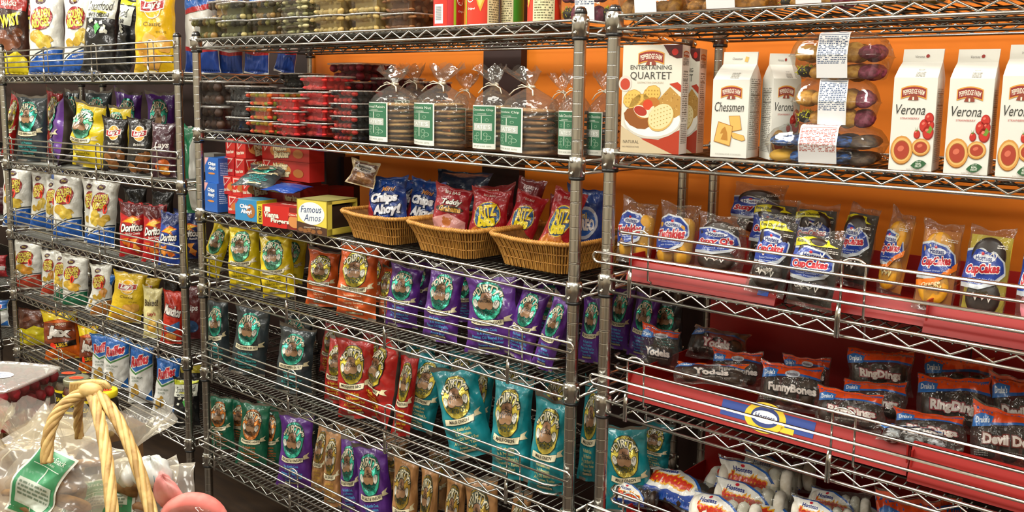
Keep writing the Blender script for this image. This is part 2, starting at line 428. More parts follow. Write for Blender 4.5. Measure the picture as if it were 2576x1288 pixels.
class PR:
    """flat artwork laid on a curved surface: F(u, v, off) -> xyz, u and v in inches"""
    def __init__(s, mb, F, mat=film, seg=.3, base=.05, step=.025):
        s.mb = mb; s.F = F; s.m = mat; s.seg = seg; s.base = base; s.step = step; s.clipw = None
    def emit(s, V, T, mat, l):
        if isinstance(mat, str): mat = s.m(mat)
        V, T = subdiv(V, T, s.seg)
        off = s.base+l*s.step; e = .03
        u, v = V[:, 0], V[:, 1]
        P = s.F(u, v, off); A = s.F(u+e, v, off)-P; B = s.F(u, v+e, off)-P
        N = np.cross(A, B); N /= np.linalg.norm(N, axis=1)[:, None]+1e-12
        s.mb.add(P, T, mat, N)
    def poly(s, pts, mat, l=1):
        T = tessellate_polygon([[Vector((p[0], p[1], 0)) for p in pts]])
        P = np.array(pts, float); T2 = []
        for t in T:
            a, b, c = P[t[0]], P[t[1]], P[t[2]]
            ar = (b[0]-a[0])*(c[1]-a[1])-(b[1]-a[1])*(c[0]-a[0])
            T2.append(t if ar > 0 else (t[0], t[2], t[1]))
        s.emit(P, T2, mat, l)
    def rect(s, x0, x1, y0, y1, mat, l=1): s.poly([(x0, y0), (x1, y0), (x1, y1), (x0, y1)], mat, l)
    def ell(s, cx, cy, rx, ry, mat, l=1, rot=0, n=22, wob=0, k=7):
        c, q = math.cos(math.radians(rot)), math.sin(math.radians(rot)); pts = []
        for i in range(n):
            t = 2*math.pi*i/n; w = 1+wob*math.sin(k*t+cx*3+cy)
            x, y = rx*w*math.cos(t), ry*w*math.sin(t); pts.append((cx+x*c-y*q, cy+x*q+y*c))
        s.poly(pts, mat, l)
    def text(s, t, cx, cy, w, h, mat, l=3, rot=0, arc=0, bold=.012, shear=0., out=None, ow=.045):
        """text fitted to a w x h box centred at cx, cy; arc > 0 arches it, arc < 0 sags it"""
        for bb, mm, ll in ([(ow, out, l-.6)] if out else [])+[(bold, mat, l)]:
            V, T, lo, hi = text2d(t, bb, shear)
            if not len(T): continue
            V = (V-(lo+hi)/2)*np.array([w/max(hi[0]-lo[0], 1e-6), h/max(hi[1]-lo[1], 1e-6)])
            if arc:
                R = abs(arc); a = V[:, 0]/R
                if arc > 0: V = np.stack([(R+V[:, 1])*np.sin(a), (R+V[:, 1])*np.cos(a)-R], 1)
                else: V = np.stack([(R-V[:, 1])*np.sin(a), -(R-V[:, 1])*np.cos(a)+R], 1)
            c, q = math.cos(math.radians(rot)), math.sin(math.radians(rot))
            V = np.stack([cx+V[:, 0]*c-V[:, 1]*q, cy+V[:, 0]*q+V[:, 1]*c], 1)
            s.emit(V, T, mm, ll)
    def para(s, lines, cx, cy, cw, lh, mat, l=3, bold=.015, align=0):
        for i, t in enumerate(lines):
            w = len(t)*cw; x = cx if align == 0 else cx+w/2
            s.text(t, x, cy-i*lh, w, lh*.68, mat, l, bold=bold)
    def fine(s, x0, x1, y1, n, lh, mat='#555555', l=3, seed=1, tbl=False):      # small print: rows of dashes
        R = random.Random(seed)
        for i in range(n):
            x = x0; y = y1-i*lh
            while x < x1-.04:
                w = min(R.uniform(.06, .28), x1-x); s.rect(x, x+w, y-lh*.5, y, mat, l); x += w+R.uniform(.04, .08)+(R.random() < .25)*.2*tbl

# ---------------------------------------------------------------- surfaces
def pillow(w, h, T, seed=0, seal=.45, amp=1., waist=.12, bend=0., pw=.5, fold=0.):
    """front of a puffed bag standing on z = 0, facing -y; side = -1 gives the back"""
    R = random.Random(seed)
    K = [(R.uniform(-1, 1), R.uniform(-1, 1), R.uniform(0, 6.28), R.uniform(1.0, 3.2)) for _ in range(6)]
    CR = [(R.uniform(0, math.pi), R.uniform(.7, 1.6), R.uniform(0, 6.28)) for _ in range(4)]
    ph = R.uniform(0, 6); f1 = R.uniform(3.5, 5.5); lean = R.uniform(-.16, .16)
    sway = R.uniform(-.045, .045)*w; ear = R.uniform(.1, .45); e0 = R.uniform(-.5, .5); tip = R.uniform(-.5, .7); skew = R.uniform(-.05, .05)
    def F(u, v, off=0., side=1):
        u = np.asarray(u, float); v = np.asarray(v, float)
        s = np.clip(2*u/w, -1, 1); t = np.clip((v-seal)/(h-2*seal), 0, 1)
        prof = np.maximum(np.sin(math.pi*t), 0)**pw
        cross = np.maximum(1-np.abs(s)**2.6, 0)**.62
        d = T/2*prof*cross
        n = 0
        for (a, b, p, k) in K:
            q = math.hypot(a, b)+1e-6; n = n+.06/k*np.sin(k*(a*u+b*v)/q*1.6+p+(side < 0)*2)
        for (an, k, p) in CR:
            n = n-.085*np.maximum(0, 1-3.2*np.abs(np.sin(k*(math.cos(an)*u+math.sin(an)*v)/2+p)))
        e = np.minimum(v, h-v)
        n = n+.10*np.sin(f1*u+ph)*np.exp(-np.maximum(e-seal*.5, 0)/1.1)*(e > 0)
        mask = np.clip(cross*1.6, 0, 1)*np.clip(prof*1.5+.0, 0, 1)
        wav = .07*np.sin(u*2.1+ph)*np.exp(-e/1.0)+lean*u*np.exp(-e/1.5)
        x = u*(1-waist*prof)*(1+.05*np.sin(2.2*v/h*3+ph)*prof)+sway*np.sin(math.pi*v/h)+.06*np.sin(v*2.3+ph*2)*prof
        near = np.exp(-(h-v)/(.11*h)); low = np.exp(-v/(.07*h))
        y = -side*(d+amp*n*mask)+wav+bend*np.sin(math.pi*v/h)-side*off
        z = v+near*(ear*(s-e0)**2-ear*.6+.08*np.sin(u*2.7+ph))+skew*u*near
        y = y+tip*near*.9+low*.25*np.sin(u*1.3+ph)
        if fold:
            q = np.clip(v-(h-fold), 0, None); z = z-q*.75; y = y+q*.65
        return np.stack([x, y, z], 1)
    return F
def bag_body(mb, F, w, h, mat, backmat=None, seal=None, nu=25, nv=36):
    us = np.linspace(-w/2, w/2, nu); us = np.sign(us)*(w/2)*(np.abs(2*us/w)**.8)
    vs = np.linspace(0, h, nv)
    mb.grid(lambda u, v: F(u, v), us, vs, mat)
    mb.grid(lambda u, v: F(u, v, 0., -1), us, vs, backmat or mat, True)
    if seal:                              # crimped seals at both ends
        P = PR(mb, F)
        for v0, v1 in ((.02, .34), (h-.34, h-.02)):
            n = 3
            for i in range(n):
                a = v0+(v1-v0)*i/n; P.rect(-w/2+.03, w/2-.03, a, a+(v1-v0)/n*.5, seal, .2)
def plane(o, ex, ey):
    o, ex, ey = [np.array(a, float) for a in (o, ex, ey)]; n = np.cross(ex, ey)
    return lambda u, v, off=0.: o+np.outer(u, ex)+np.outer(v, ey)+n*off
def cyl(r, c=(0, 0), z0=0., a0=-math.pi/2):
    def F(u, v, off=0.):
        a = a0+np.asarray(u)/r
        return np.stack([c[0]+(r+off)*np.cos(a), c[1]+(r+off)*np.sin(a), z0+np.asarray(v)+0*a], 1)
    return F

# ---------------------------------------------------------------- package kinds
# every kind returns (w, h, [(part name, mesh, [sub-parts])], ...) ; one unnamed part means a single mesh
KINDS = {}
def kind(f): KINDS[f.__name__] = f; return f

@kind
def dirty(seed, col, fo, txt, ban, lines=None, back='#6b6358', dark='#16302c'):
    w, h = 6.0, 8.6
    F = pillow(w, h, 2.9, seed, bend=.12, amp=1.7); mb = MB(); bag_body(mb, F, w, h, film(col), film(back), seal=None)
    P = PR(mb, F); cy = 5.75
    P.rect(-2.9, 2.9, h-.42, h-.04, back, .3)
    P.ell(0, cy, 1.98, 2.08, dark, 1, n=30, wob=.012, k=17)
    P.ell(0, cy, 1.90, 2.0, foil(fo), 2, n=30, wob=.012, k=17)
    P.ell(0, cy+.25, .82, .9, dark, 3.2); P.ell(0, cy+.25, .77, .85, '#8a6448', 3.5)
    for x in (-.42, .42):
        P.ell(x, cy-.35, .64, .62, dark, 4.2); P.ell(x, cy-.35, .59, .57, '#94704f', 4.5)
    for x, r in ((-1.35, 25), (1.35, -25)):
        P.ell(x, cy-.35, .36, .5, dark, 4.2, r); P.ell(x, cy-.35, .31, .45, '#ddd9cc', 4.6, r)
        for q in (-.1, .1): P.ell(x+q, cy-.2, .03, .3, dark, 5, r)
    P.text('"DIRTY"', 0, cy+1.36, 3.9, .78, '#d8cfae', 6, arc=1.75, bold=.02, out=dark, ow=.085)
    P.text('ALL', 0, cy+.42, .6, .3, '#1a1512', 6, bold=.02); P.text('NATURAL', 0, cy-.02, 1.75, .33, '#1a1512', 6, bold=.02)
    P.text('POTATO CHIPS', 0, cy-1.32, 2.9, .42, dark, 6, arc=-1.7, bold=.03)
    b = [(x, cy-2.05+.05*x*x) for x in (-1.95, -1, 0, 1, 1.95)]+[(x, cy-2.6+.05*x*x) for x in (1.95, 1, 0, -1, -1.95)]
    P.poly([(2.0, cy-1.65), (2.75, cy-1.35), (2.5, cy-1.7), (2.8, cy-2.0), (2.0, cy-2.1)], '#cfc39b', 2.5)
    P.poly([(p[0]*1.02, p[1]+(.03 if i < 5 else -.04)) for i, p in enumerate(b)], dark, 2.6)
    P.poly(b, '#ddd3b0', 3)
    P.text(ban, 0, cy-2.3, min(3.5, len(ban)*.27), .3, '#2b2620', 4.2, arc=-9, bold=.02)
    P.para(lines or ['We Kettle Cook', 'In A Premium', 'Peanut Oil Blend For', 'A Crunchier, Tastier', 'Potato Chip!'], 0, 2.75, .185, .44, txt, 3, bold=.025)
    P.rect(-1.25, 1.25, .52, .82, dark, 2); P.rect(-1.2, 1.2, .56, .78, '#c9bd96', 3); P.text('NET WT. 2 OZ. (56g)', 0, .67, 2.1, .13, '#2b2620', 4)
    return w, h, [('', mb.mesh('kettle_chip_bag'), [])]

@kind
def wise(seed, bot='#1d55a8', chip='#c9ac3e', sticker=1, chip2='#b8952c'):
    w, h = 8.0, 13.5
    F = pillow(w, h, 3.6, seed, bend=.2); mb = MB(); bag_body(mb, F, w, h, film('#d9d8ce'), film('#c6c4b8'))
    P = PR(mb, F, seg=.34, base=.06)
    P.ell(-.9, 11.9, 1.2, .6, '#4a1f2c', 2, 10, wob=.03, k=11); P.text('Wise', -.9, 11.9, 1.2, .5, '#d9c45a', 3, 8)
    P.ell(-.5, 9.0, 2.75, 1.9, '#7c1a1e', 2.6, 6); P.ell(-.5, 9.0, 2.6, 1.75, '#a32629', 3, 6)
    P.text('GOLDEN', -.5, 9.7, 4.1, 1.25, '#e6d452', 4, 6, bold=.05, out='#3b1210', ow=.08)
    P.text('RIDGES', -.5, 8.25, 4.1, 1.25, '#e6d452', 4, 6, bold=.05, out='#3b1210', ow=.08)
    R = random.Random(seed)
    for k in range(6):
        x, y = R.uniform(-2, 1.6), R.uniform(4.9, 6.7)
        P.ell(x, y, R.uniform(.9, 1.4), R.uniform(.6, 1.0), chip if k % 2 else chip2, 2+.3*k, R.uniform(-40, 40), wob=.08, k=5)
    P.poly([(-3.9, .3), (3.9, .3), (3.9, 4.6), (2.4, 4.5), (.5, 4.15), (-1.5, 3.5), (-3.9, 2.4)], '#11202e', 1.5)
    P.poly([(-3.9, .3), (3.9, .3), (3.9, 4.35), (2.4, 4.25), (.5, 3.9), (-1.5, 3.25), (-3.9, 2.1)], '#d9d8ce', 2)
    P.poly([(-3.9, .3), (3.9, .3), (3.9, 4.15), (2.4, 4.05), (.5, 3.7), (-1.5, 3.05), (-3.9, 1.9)], bot, 2.5)
    P.text('Ridged Potato Chips', 1.0, 3.1, 4.2, .4, '#e8e6da', 4, 10)
    parts = [('bag', mb.mesh('chip_bag'), [])]
    if sticker:
        st = MB(); Q = PR(st, F, plastic, seg=.3, base=.2)
        sx = (-1.9, 1.3, -.2, .9)[sticker % 4]; sy = (7.9, 7.6, 7.4, 8.2)[sticker % 4]
        Q.ell(sx, sy, .62, .95, '#ff3b1e', 1, -12); Q.text('400', sx, sy, .5, 1.3, '#5a1208', 2, -12+90*0, bold=.03)
        parts.append(('price_sticker', st.mesh('price_sticker'), []))
    return w, h, parts

@kind
def lays(seed, col='#e3b714', sub='Classic', chipc='#e2a94a', dark=0):
    w, h = 7.5, 12.0
    F = pillow(w, h, 3.4, seed, bend=.15); mb = MB(); bag_body(mb, F, w, h, film(col), film('#c8c0a0' if not dark else '#3a3431'))
    P = PR(mb, F, seg=.32, base=.06); cy = 8.6
    P.ell(0, cy, 1.75, 1.75, '#e9e4d6', 1.8); P.ell(0, cy, 1.6, 1.6, '#f0b51c' if not dark else '#e49a22', 2)
    P.poly([(-2.3, cy-.75), (-.8, cy-.95), (.8, cy-.75), (2.3, cy-.35), (2.3, cy+1.0), (.8, cy+.62), (-.8, cy+.45), (-2.3, cy+.75)], '#e9e4d6', 2.5)
    P.poly([(-2.15, cy-.62), (-.8, cy-.8), (.8, cy-.6), (2.15, cy-.22), (2.15, cy+.84), (.8, cy+.48), (-.8, cy+.3), (-2.15, cy+.58)], '#a81c20', 3)
    P.text("Lay's", 0, cy-.05, 3.1, 1.15, '#f1eee4', 4, 4, bold=.04, shear=.25, out='#5c0d10', ow=.07)
    P.text(sub, .1, 6.2, min(3.2, .5*len(sub)), .55, '#4a3b12' if not dark else '#e0dccf', 3, bold=.0)
    R = random.Random(seed+3)
    for k in range(7): P.ell(R.uniform(-2.3, 2.3), R.uniform(1.2, 4.2), R.uniform(.8, 1.5), R.uniform(.7, 1.1), (chipc, '#f0c468', '#c98e2e')[k % 3] if not dark else ('#7a4a1e', '#5c3618', '#96602a')[k % 3], 2+.25*k, R.uniform(-50, 50), wob=.07, k=5)
    P.text('NET WT 2 3/4 OZ.', 1.7, 5.2, 1.8, .25, '#5a4a1a' if not dark else '#b8b2a2', 3)
    return w, h, [('', mb.mesh('chip_bag'), [])]

@kind
def doritos(seed, col='#b3141c', sub='Nacho Cheese', dk='#5d0b10', back='#403a36'):
    w, h = 7.5, 11.5
    F = pillow(w, h, 3.4, seed, bend=.15); mb = MB(); bag_body(mb, F, w, h, film(col), film(back))
    P = PR(mb, F, seg=.32, base=.06)
    P.poly([(-3.6, h-2.3), (0, h-3.4), (3.6, h-2.3), (3.6, h-.4), (-3.6, h-.4)], dk, 1)
    P.poly([(-2.9, 7.2), (.2, 8.6), (2.9, 7.9), (.8, 7.4), (1.6, 6.6), (-.5, 7.0)], '#e06a12', 2)
    P.poly([(-2.2, 7.35), (.2, 8.2), (2.2, 7.8), (.4, 7.3), (.9, 6.9), (-.5, 7.15)], '#f4c130', 2.6)
    P.text('Doritos', 0, 6.1, 5.6, 1.5, '#efeae0', 4, 3, bold=.04, shear=.2, out='#17100f', ow=.1)
    P.text(sub, .4, 4.85, 3.8, .5, '#efeae0', 3, 3, shear=.3)
    R = random.Random(seed)
    for k in range(6):
        x, y, a = R.uniform(-2.2, 2.2), R.uniform(1.5, 3.7), R.uniform(0, 6.3)
        P.poly([(x+1.25*math.cos(a+q), y+1.0*math.sin(a+q)) for q in (0, 2.1, 4.2)], ('#d9781a', '#c25e12', '#e8973a')[k % 3], 2+.3*k)
    return w, h, [('', mb.mesh('corn_chip_bag'), [])]

@kind
def ruffles(seed, low='#dcdcd6'):
    w, h = 7.0, 11.0
    F = pillow(w, h, 3.0, seed, bend=.15); mb = MB(); bag_body(mb, F, w, h, film(low), film('#c9c9c4'))
    P = PR(mb, F, seg=.32, base=.06)
    P.poly([(-3.4, h-.1), (-3.4, 6.6), (-1.0, 5.4), (3.4, 7.0), (3.4, h-.1)], '#3f7d3d', 1)
    P.poly([(-3.4, h-.1), (-3.4, 6.95), (-1.0, 5.75), (3.4, 7.3), (3.4, h-.1)], '#d8dcd6', 1.5)
    P.poly([(-3.4, h-.1), (-3.4, 7.15), (-1.0, 5.95), (3.4, 7.5), (3.4, h-.1)], '#1f64b4', 2)
    P.text('Ruffles', -.2, 8.1, 5.2, 1.7, '#c2212e', 4, 10, bold=.05, shear=.25, out='#ece6e0', ow=.11)
    P.text('SOUR CREAM', -.7, 4.9, 3.2, .42, '#3c5a3a', 3, bold=0); P.text('& ONION', -1.2, 4.3, 2.0, .42, '#3c5a3a', 3, bold=0)
    for k, (x, y) in enumerate(((-1.6, 2.6), (-.8, 2.2), (-2.0, 1.9), (-.9, 2.9))): P.ell(x, y, .9, .65, ('#c7a24c', '#b08a36')[k % 2], 2+.3*k, 30*k, wob=.07, k=5)
    P.poly([(1.2, .5), (3.4, .5), (3.4, 2.6)], '#2a6fc0', 2)
    return w, h, [('', mb.mesh('chip_bag'), [])]

@kind
def smartfood(seed):
    w, h = 8.0, 13.0
    F = pillow(w, h, 3.4, seed, bend=.15, amp=1.4); mb = MB(); bag_body(mb, F, w, h, film('#101113'), film('#55534c'))
    P = PR(mb, F, seg=.32, base=.06)
    P.poly([(-3.6, 11.2), (3.6, 11.9), (3.6, 12.5), (-3.6, 12.4)], '#c8cf2e', 1.6)
    P.poly([(-3.7, 8.2), (3.7, 8.4), (3.7, 11.6), (-3.7, 11.2)], '#dfe2d4', 2)
    P.text('Smartfood', 0, 10.2, 6.4, 1.5, '#12130f', 4, 4, bold=.0, shear=.4)
    P.poly([(-2.0, 9.2), (1.6, 8.9), (2.0, 9.3), (-1.2, 9.6)], '#c9c43a', 2.6)
    P.text('WHITE CHEDDAR', 0, 8.75, 5.4, .62, '#1b1c18', 4, 3, bold=.03)
    R = random.Random(seed)
    for k in range(10): P.ell(R.uniform(-2.6, 2.6), R.uniform(6.3, 8.0), .4, .32, '#dcdccb', 2+.1*k, wob=.15, k=4)
    P.poly([(-.9, 6.9), (0, 7.6), (.9, 6.9), (0, 5.7)], '#4aa54a', 3.2)
    return w, h, [('', mb.mesh('popcorn_bag'), [])]

@kind
def jax(seed):
    w, h = 7.0, 9.5
    F = pillow(w, h, 3.0, seed, bend=.15, amp=1.5); mb = MB(); bag_body(mb, F, w, h, film('#d8620f'), film('#d8b818'))
    P = PR(mb, F, seg=.32, base=.06)
    P.poly([(-3.4, 7.3), (0, 7.9), (3.4, 7.2), (3.4, h-.1), (-3.4, h-.1)], '#e8cb14', 1.5)
    P.poly([(-3.2, 3.2), (3.2, 3.6), (3.2, 7.2), (-3.2, 7.2)], '#7d3516', 2)
    P.text('Jax', .1, 5.2, 3.9, 2.2, '#dcd6cc', 4, -8, bold=.06, out='#2a120a', ow=.1)
    P.text('ENJOY!', .6, 6.8, 2.0, .45, '#e3cfae', 4, bold=.02)
    P.poly([(-3.2, 2.1), (3.2, 2.7), (3.2, 3.7), (-3.2, 3.1)], '#1c1410', 3); P.text('CURLS', .3, 2.9, 3.0, .65, '#e6b520', 4, 5, bold=.04)
    R = random.Random(seed)
    for k in range(8): P.ell(R.uniform(-2.6, 2.6), R.uniform(.7, 1.9), .8, .32, ('#ef8a1e', '#d96c10')[k % 2], 2+.2*k, R.uniform(-40, 40))
    st = MB(); Q = PR(st, F, plastic, seg=.3, base=.2); Q.ell(-1.1, 2.7, .55, .75, '#ff3b1e', 1, 10)
    return w, h, [('bag', mb.mesh('snack_bag'), []), ('price_sticker', st.mesh('price_sticker'), [])]

@kind
def plainbag(seed, col='#7d1c20', w=7.0, h=10.5, T=3.0, bands=(), texts=(), ells=(), back=None, amp=1.2, polys=()):
    F = pillow(w, h, T, seed, bend=.15, amp=amp); mb = MB(); bag_body(mb, F, w, h, film(col), film(back or col))
    P = PR(mb, F, seg=.32, base=.06)
    for (v0, v1, c, k) in bands:
        P.poly([(-w/2+.1, v0), (0, v0+k), (w/2-.1, v0), (w/2-.1, v1), (0, v1+k), (-w/2+.1, v1)], c, 1)
    for (pts, c) in polys: P.poly(pts, c, 2)
    for i, (x, y, rx, ry, c, r) in enumerate(ells): P.ell(x, y, rx, ry, c, 2+.3*i, r)
    for t in texts:
        s, x, y, tw, th, c = t[:6]; o = t[6] if len(t) > 6 else {}
        P.text(s, x, y, tw, th, c, o.get('l', 5.5), o.get('rot', 0), bold=o.get('b', .03), shear=o.get('sh', 0), out=o.get('out'), ow=o.get('ow', .08), arc=o.get('arc', 0))
    return w, h, [('', mb.mesh('snack_bag'), [])]

def ritz_args(): return dict(col='#a81522', w=6.5, h=8.5, T=2.4,
    ells=[(-1.3, 1.8, 1.6, 1.2, '#d9822a', 20), (1.2, 1.6, 1.7, 1.2, '#e39a3c', -10), (0, 2.6, 1.6, 1.0, '#c66f20', 0), (0, 4.7, 2.45, 1.95, '#e8c53c', 15), (0, 4.7, 2.3, 1.8, '#2d5f94', 15)],
    texts=[('BIG BAG', 0, 7.6, 1.9, .35, '#d9b9b4'), ('RITZ', .1, 5.35, 3.0, 1.45, '#e9cf1f', dict(b=.05, rot=10, out='#6a1a10', ow=.09)), ('bits', .1, 3.9, 2.7, 1.35, '#f2dc1c', dict(b=.07, rot=10, out='#12283f', ow=.12)), ('NET WT 3 OZ', 0, .8, 2.2, .2, '#eadfd0')])
def chips_args(): return dict(col='#1c3f8c', w=6.5, h=8.5, T=2.5, amp=1.5,
    polys=[([(-3.1, .6), (-1.2, .6), (-1.9, 3.5), (-3.1, 5.2)], '#a32634'), ([(-3.1, 5.6), (0, 7.2), (3.1, 6.4), (3.1, 8.0), (-3.1, 8.0)], '#11408f')],
    ells=[(-1.9, 1.4, .9, .7, '#c98b44', 0), (1.9, 1.2, .9, .7, '#b87836', 0)],
    texts=[('Mini', .7, 6.4, 2.2, .7, '#c98a4a', dict(sh=.2)), ('Chips', 0, 4.9, 4.4, 1.6, '#e6e8ee', dict(b=.06, sh=.15, out='#0c1c44', ow=.12)), ('Ahoy!', .5, 3.1, 4.2, 1.6, '#e6e8ee', dict(b=.06, sh=.15, out='#0c1c44', ow=.12))])
def teddy_args(): return dict(col='#a31d2a', w=6.2, h=8.8, T=2.3,
    polys=[([(-2.9, .4), (2.9, .4), (2.9, 3.6), (0, 4.6), (-2.9, 3.6)], '#d99a94')],
    ells=[(-.3, 2.0, 1.1, .9, '#b8642a', 0), (0, 3.3, .75, .65, '#c4723a', 0), (-.6, 3.85, .25, .25, '#b05f2c', 0), (.6, 3.85, .25, .25, '#b05f2c', 0), (1.9, 1.4, .6, .5, '#c98146', 0), (0, 5.3, 2.4, .55, '#3d2a1c', 0)],
    texts=[('BIG BAG', 0, 7.9, 2.4, .5, '#e3dcd4', dict(b=.03)), ('Teddy', .2, 6.3, 3.4, 1.0, '#e9e7de', dict(b=.04, sh=.1, out='#2e3a2c')), ('Grahams', .2, 5.3, 3.6, .8, '#d9a33a', dict(b=.04, out='#2e1a0c'))])
def oreo_args(): return dict(col='#153f93', w=6.5, h=8.5, T=2.4,
    ells=[(0, 4.4, 2.3, 1.9, '#c4d0e2', 20), (0, 4.4, 1.9, 1.5, '#2b6cd0', 20), (-1.6, 1.4, 1.0, .9, '#1a1414', 0), (1.2, 1.2, 1.0, .9, '#1f1817', 0)],
    texts=[('BIG BAG', -1.0, 7.7, 2.0, .4, '#c8d0dc'), ('Mini', -.4, 5.3, 1.6, .7, '#e4c62c'), ('OREO', .1, 4.2, 3.0, 1.2, '#eef1f5', dict(b=.06, out='#0d2a6a'))])
def amos_args(): return dict(col='#b59f74', w=6.2, h=7.8, T=2.0, back='#9c8a66',
    polys=[([(-2.6, .4), (2.9, .4), (2.9, 7.0), (-1.9, 7.2), (-2.6, 4)], '#5a3a28')],
    ells=[(-.8, 2.2, 1.3, 1.0, '#8d6136', 0), (1.2, 2.0, 1.3, 1.0, '#7a5230', 0), (-.2, 3.2, 1.1, .8, '#a07344', 0), (.3, 5.4, 2.5, 1.2, '#b9b2a4', 0)],
    texts=[('Famous', .2, 5.85, 3.4, .9, '#2f2a2c', dict(sh=.3)), ('Amos', .5, 4.9, 2.6, .9, '#2f2a2c', dict(sh=.3))])

# ---- boxes
def boxmesh(w, d, h, front, mats=None, artf=None, artr=None, artt=None, artl=None, name='box'):
    """carton standing on z = 0, x centred, front face at y = -d/2"""
    mb = MB(); mb.box(-w/2, w/2, -d/2, d/2, 0, h, card(front), {k: card(v) for k, v in (mats or {}).items()})
    if artf: artf(PR(mb, plane((0, -d/2, 0), (1, 0, 0), (0, 0, 1)), card, 99, .01, .008))
    if artr: artr(PR(mb, plane((w/2, 0, 0), (0, 1, 0), (0, 0, 1)), card, 99, .01, .008))
    if artl: artl(PR(mb, plane((-w/2, 0, 0), (0, -1, 0), (0, 0, 1)), card, 99, .01, .008))
    if artt: artt(PR(mb, plane((0, 0, h), (1, 0, 0), (0, 1, 0)), card, 99, .01, .008))
    return mb.mesh(name)

def pf_logo(P, cx, cy, s, l=2):
    def arcband(w, y0, y1, k):
        xs = np.linspace(-w, w, 9); return [(cx+x*s, cy+(y0-k*x*x)*s) for x in xs]+[(cx+x*s, cy+(y1-k*x*x)*s) for x in xs[::-1]]
    P.poly(arcband(1.16, -.36, .42, .16), '#d8973c', l); P.poly(arcband(1.08, -.28, .33, .16), '#8c2f2a', l+1)
    P.text('PEPPERIDGE FARM', cx, cy+.0*s, 1.9*s, .34*s, '#e8dcc8', l+2, arc=3.4*s, bold=.02)
    P.poly([(cx-.5*s, cy-.62*s), (cx+.45*s, cy-.62*s), (cx+.4*s, cy-.4*s), (cx+.12*s, cy-.18*s), (cx-.2*s, cy-.2*s), (cx-.38*s, cy-.42*s)], '#8a3f2e', l+1.5)
    P.poly([(cx-.1*s, cy-.62*s), (cx+.05*s, cy-.62*s), (cx+.05*s, cy-.4*s), (cx-.1*s, cy-.4*s)], '#e8dcc8', l+2.5)

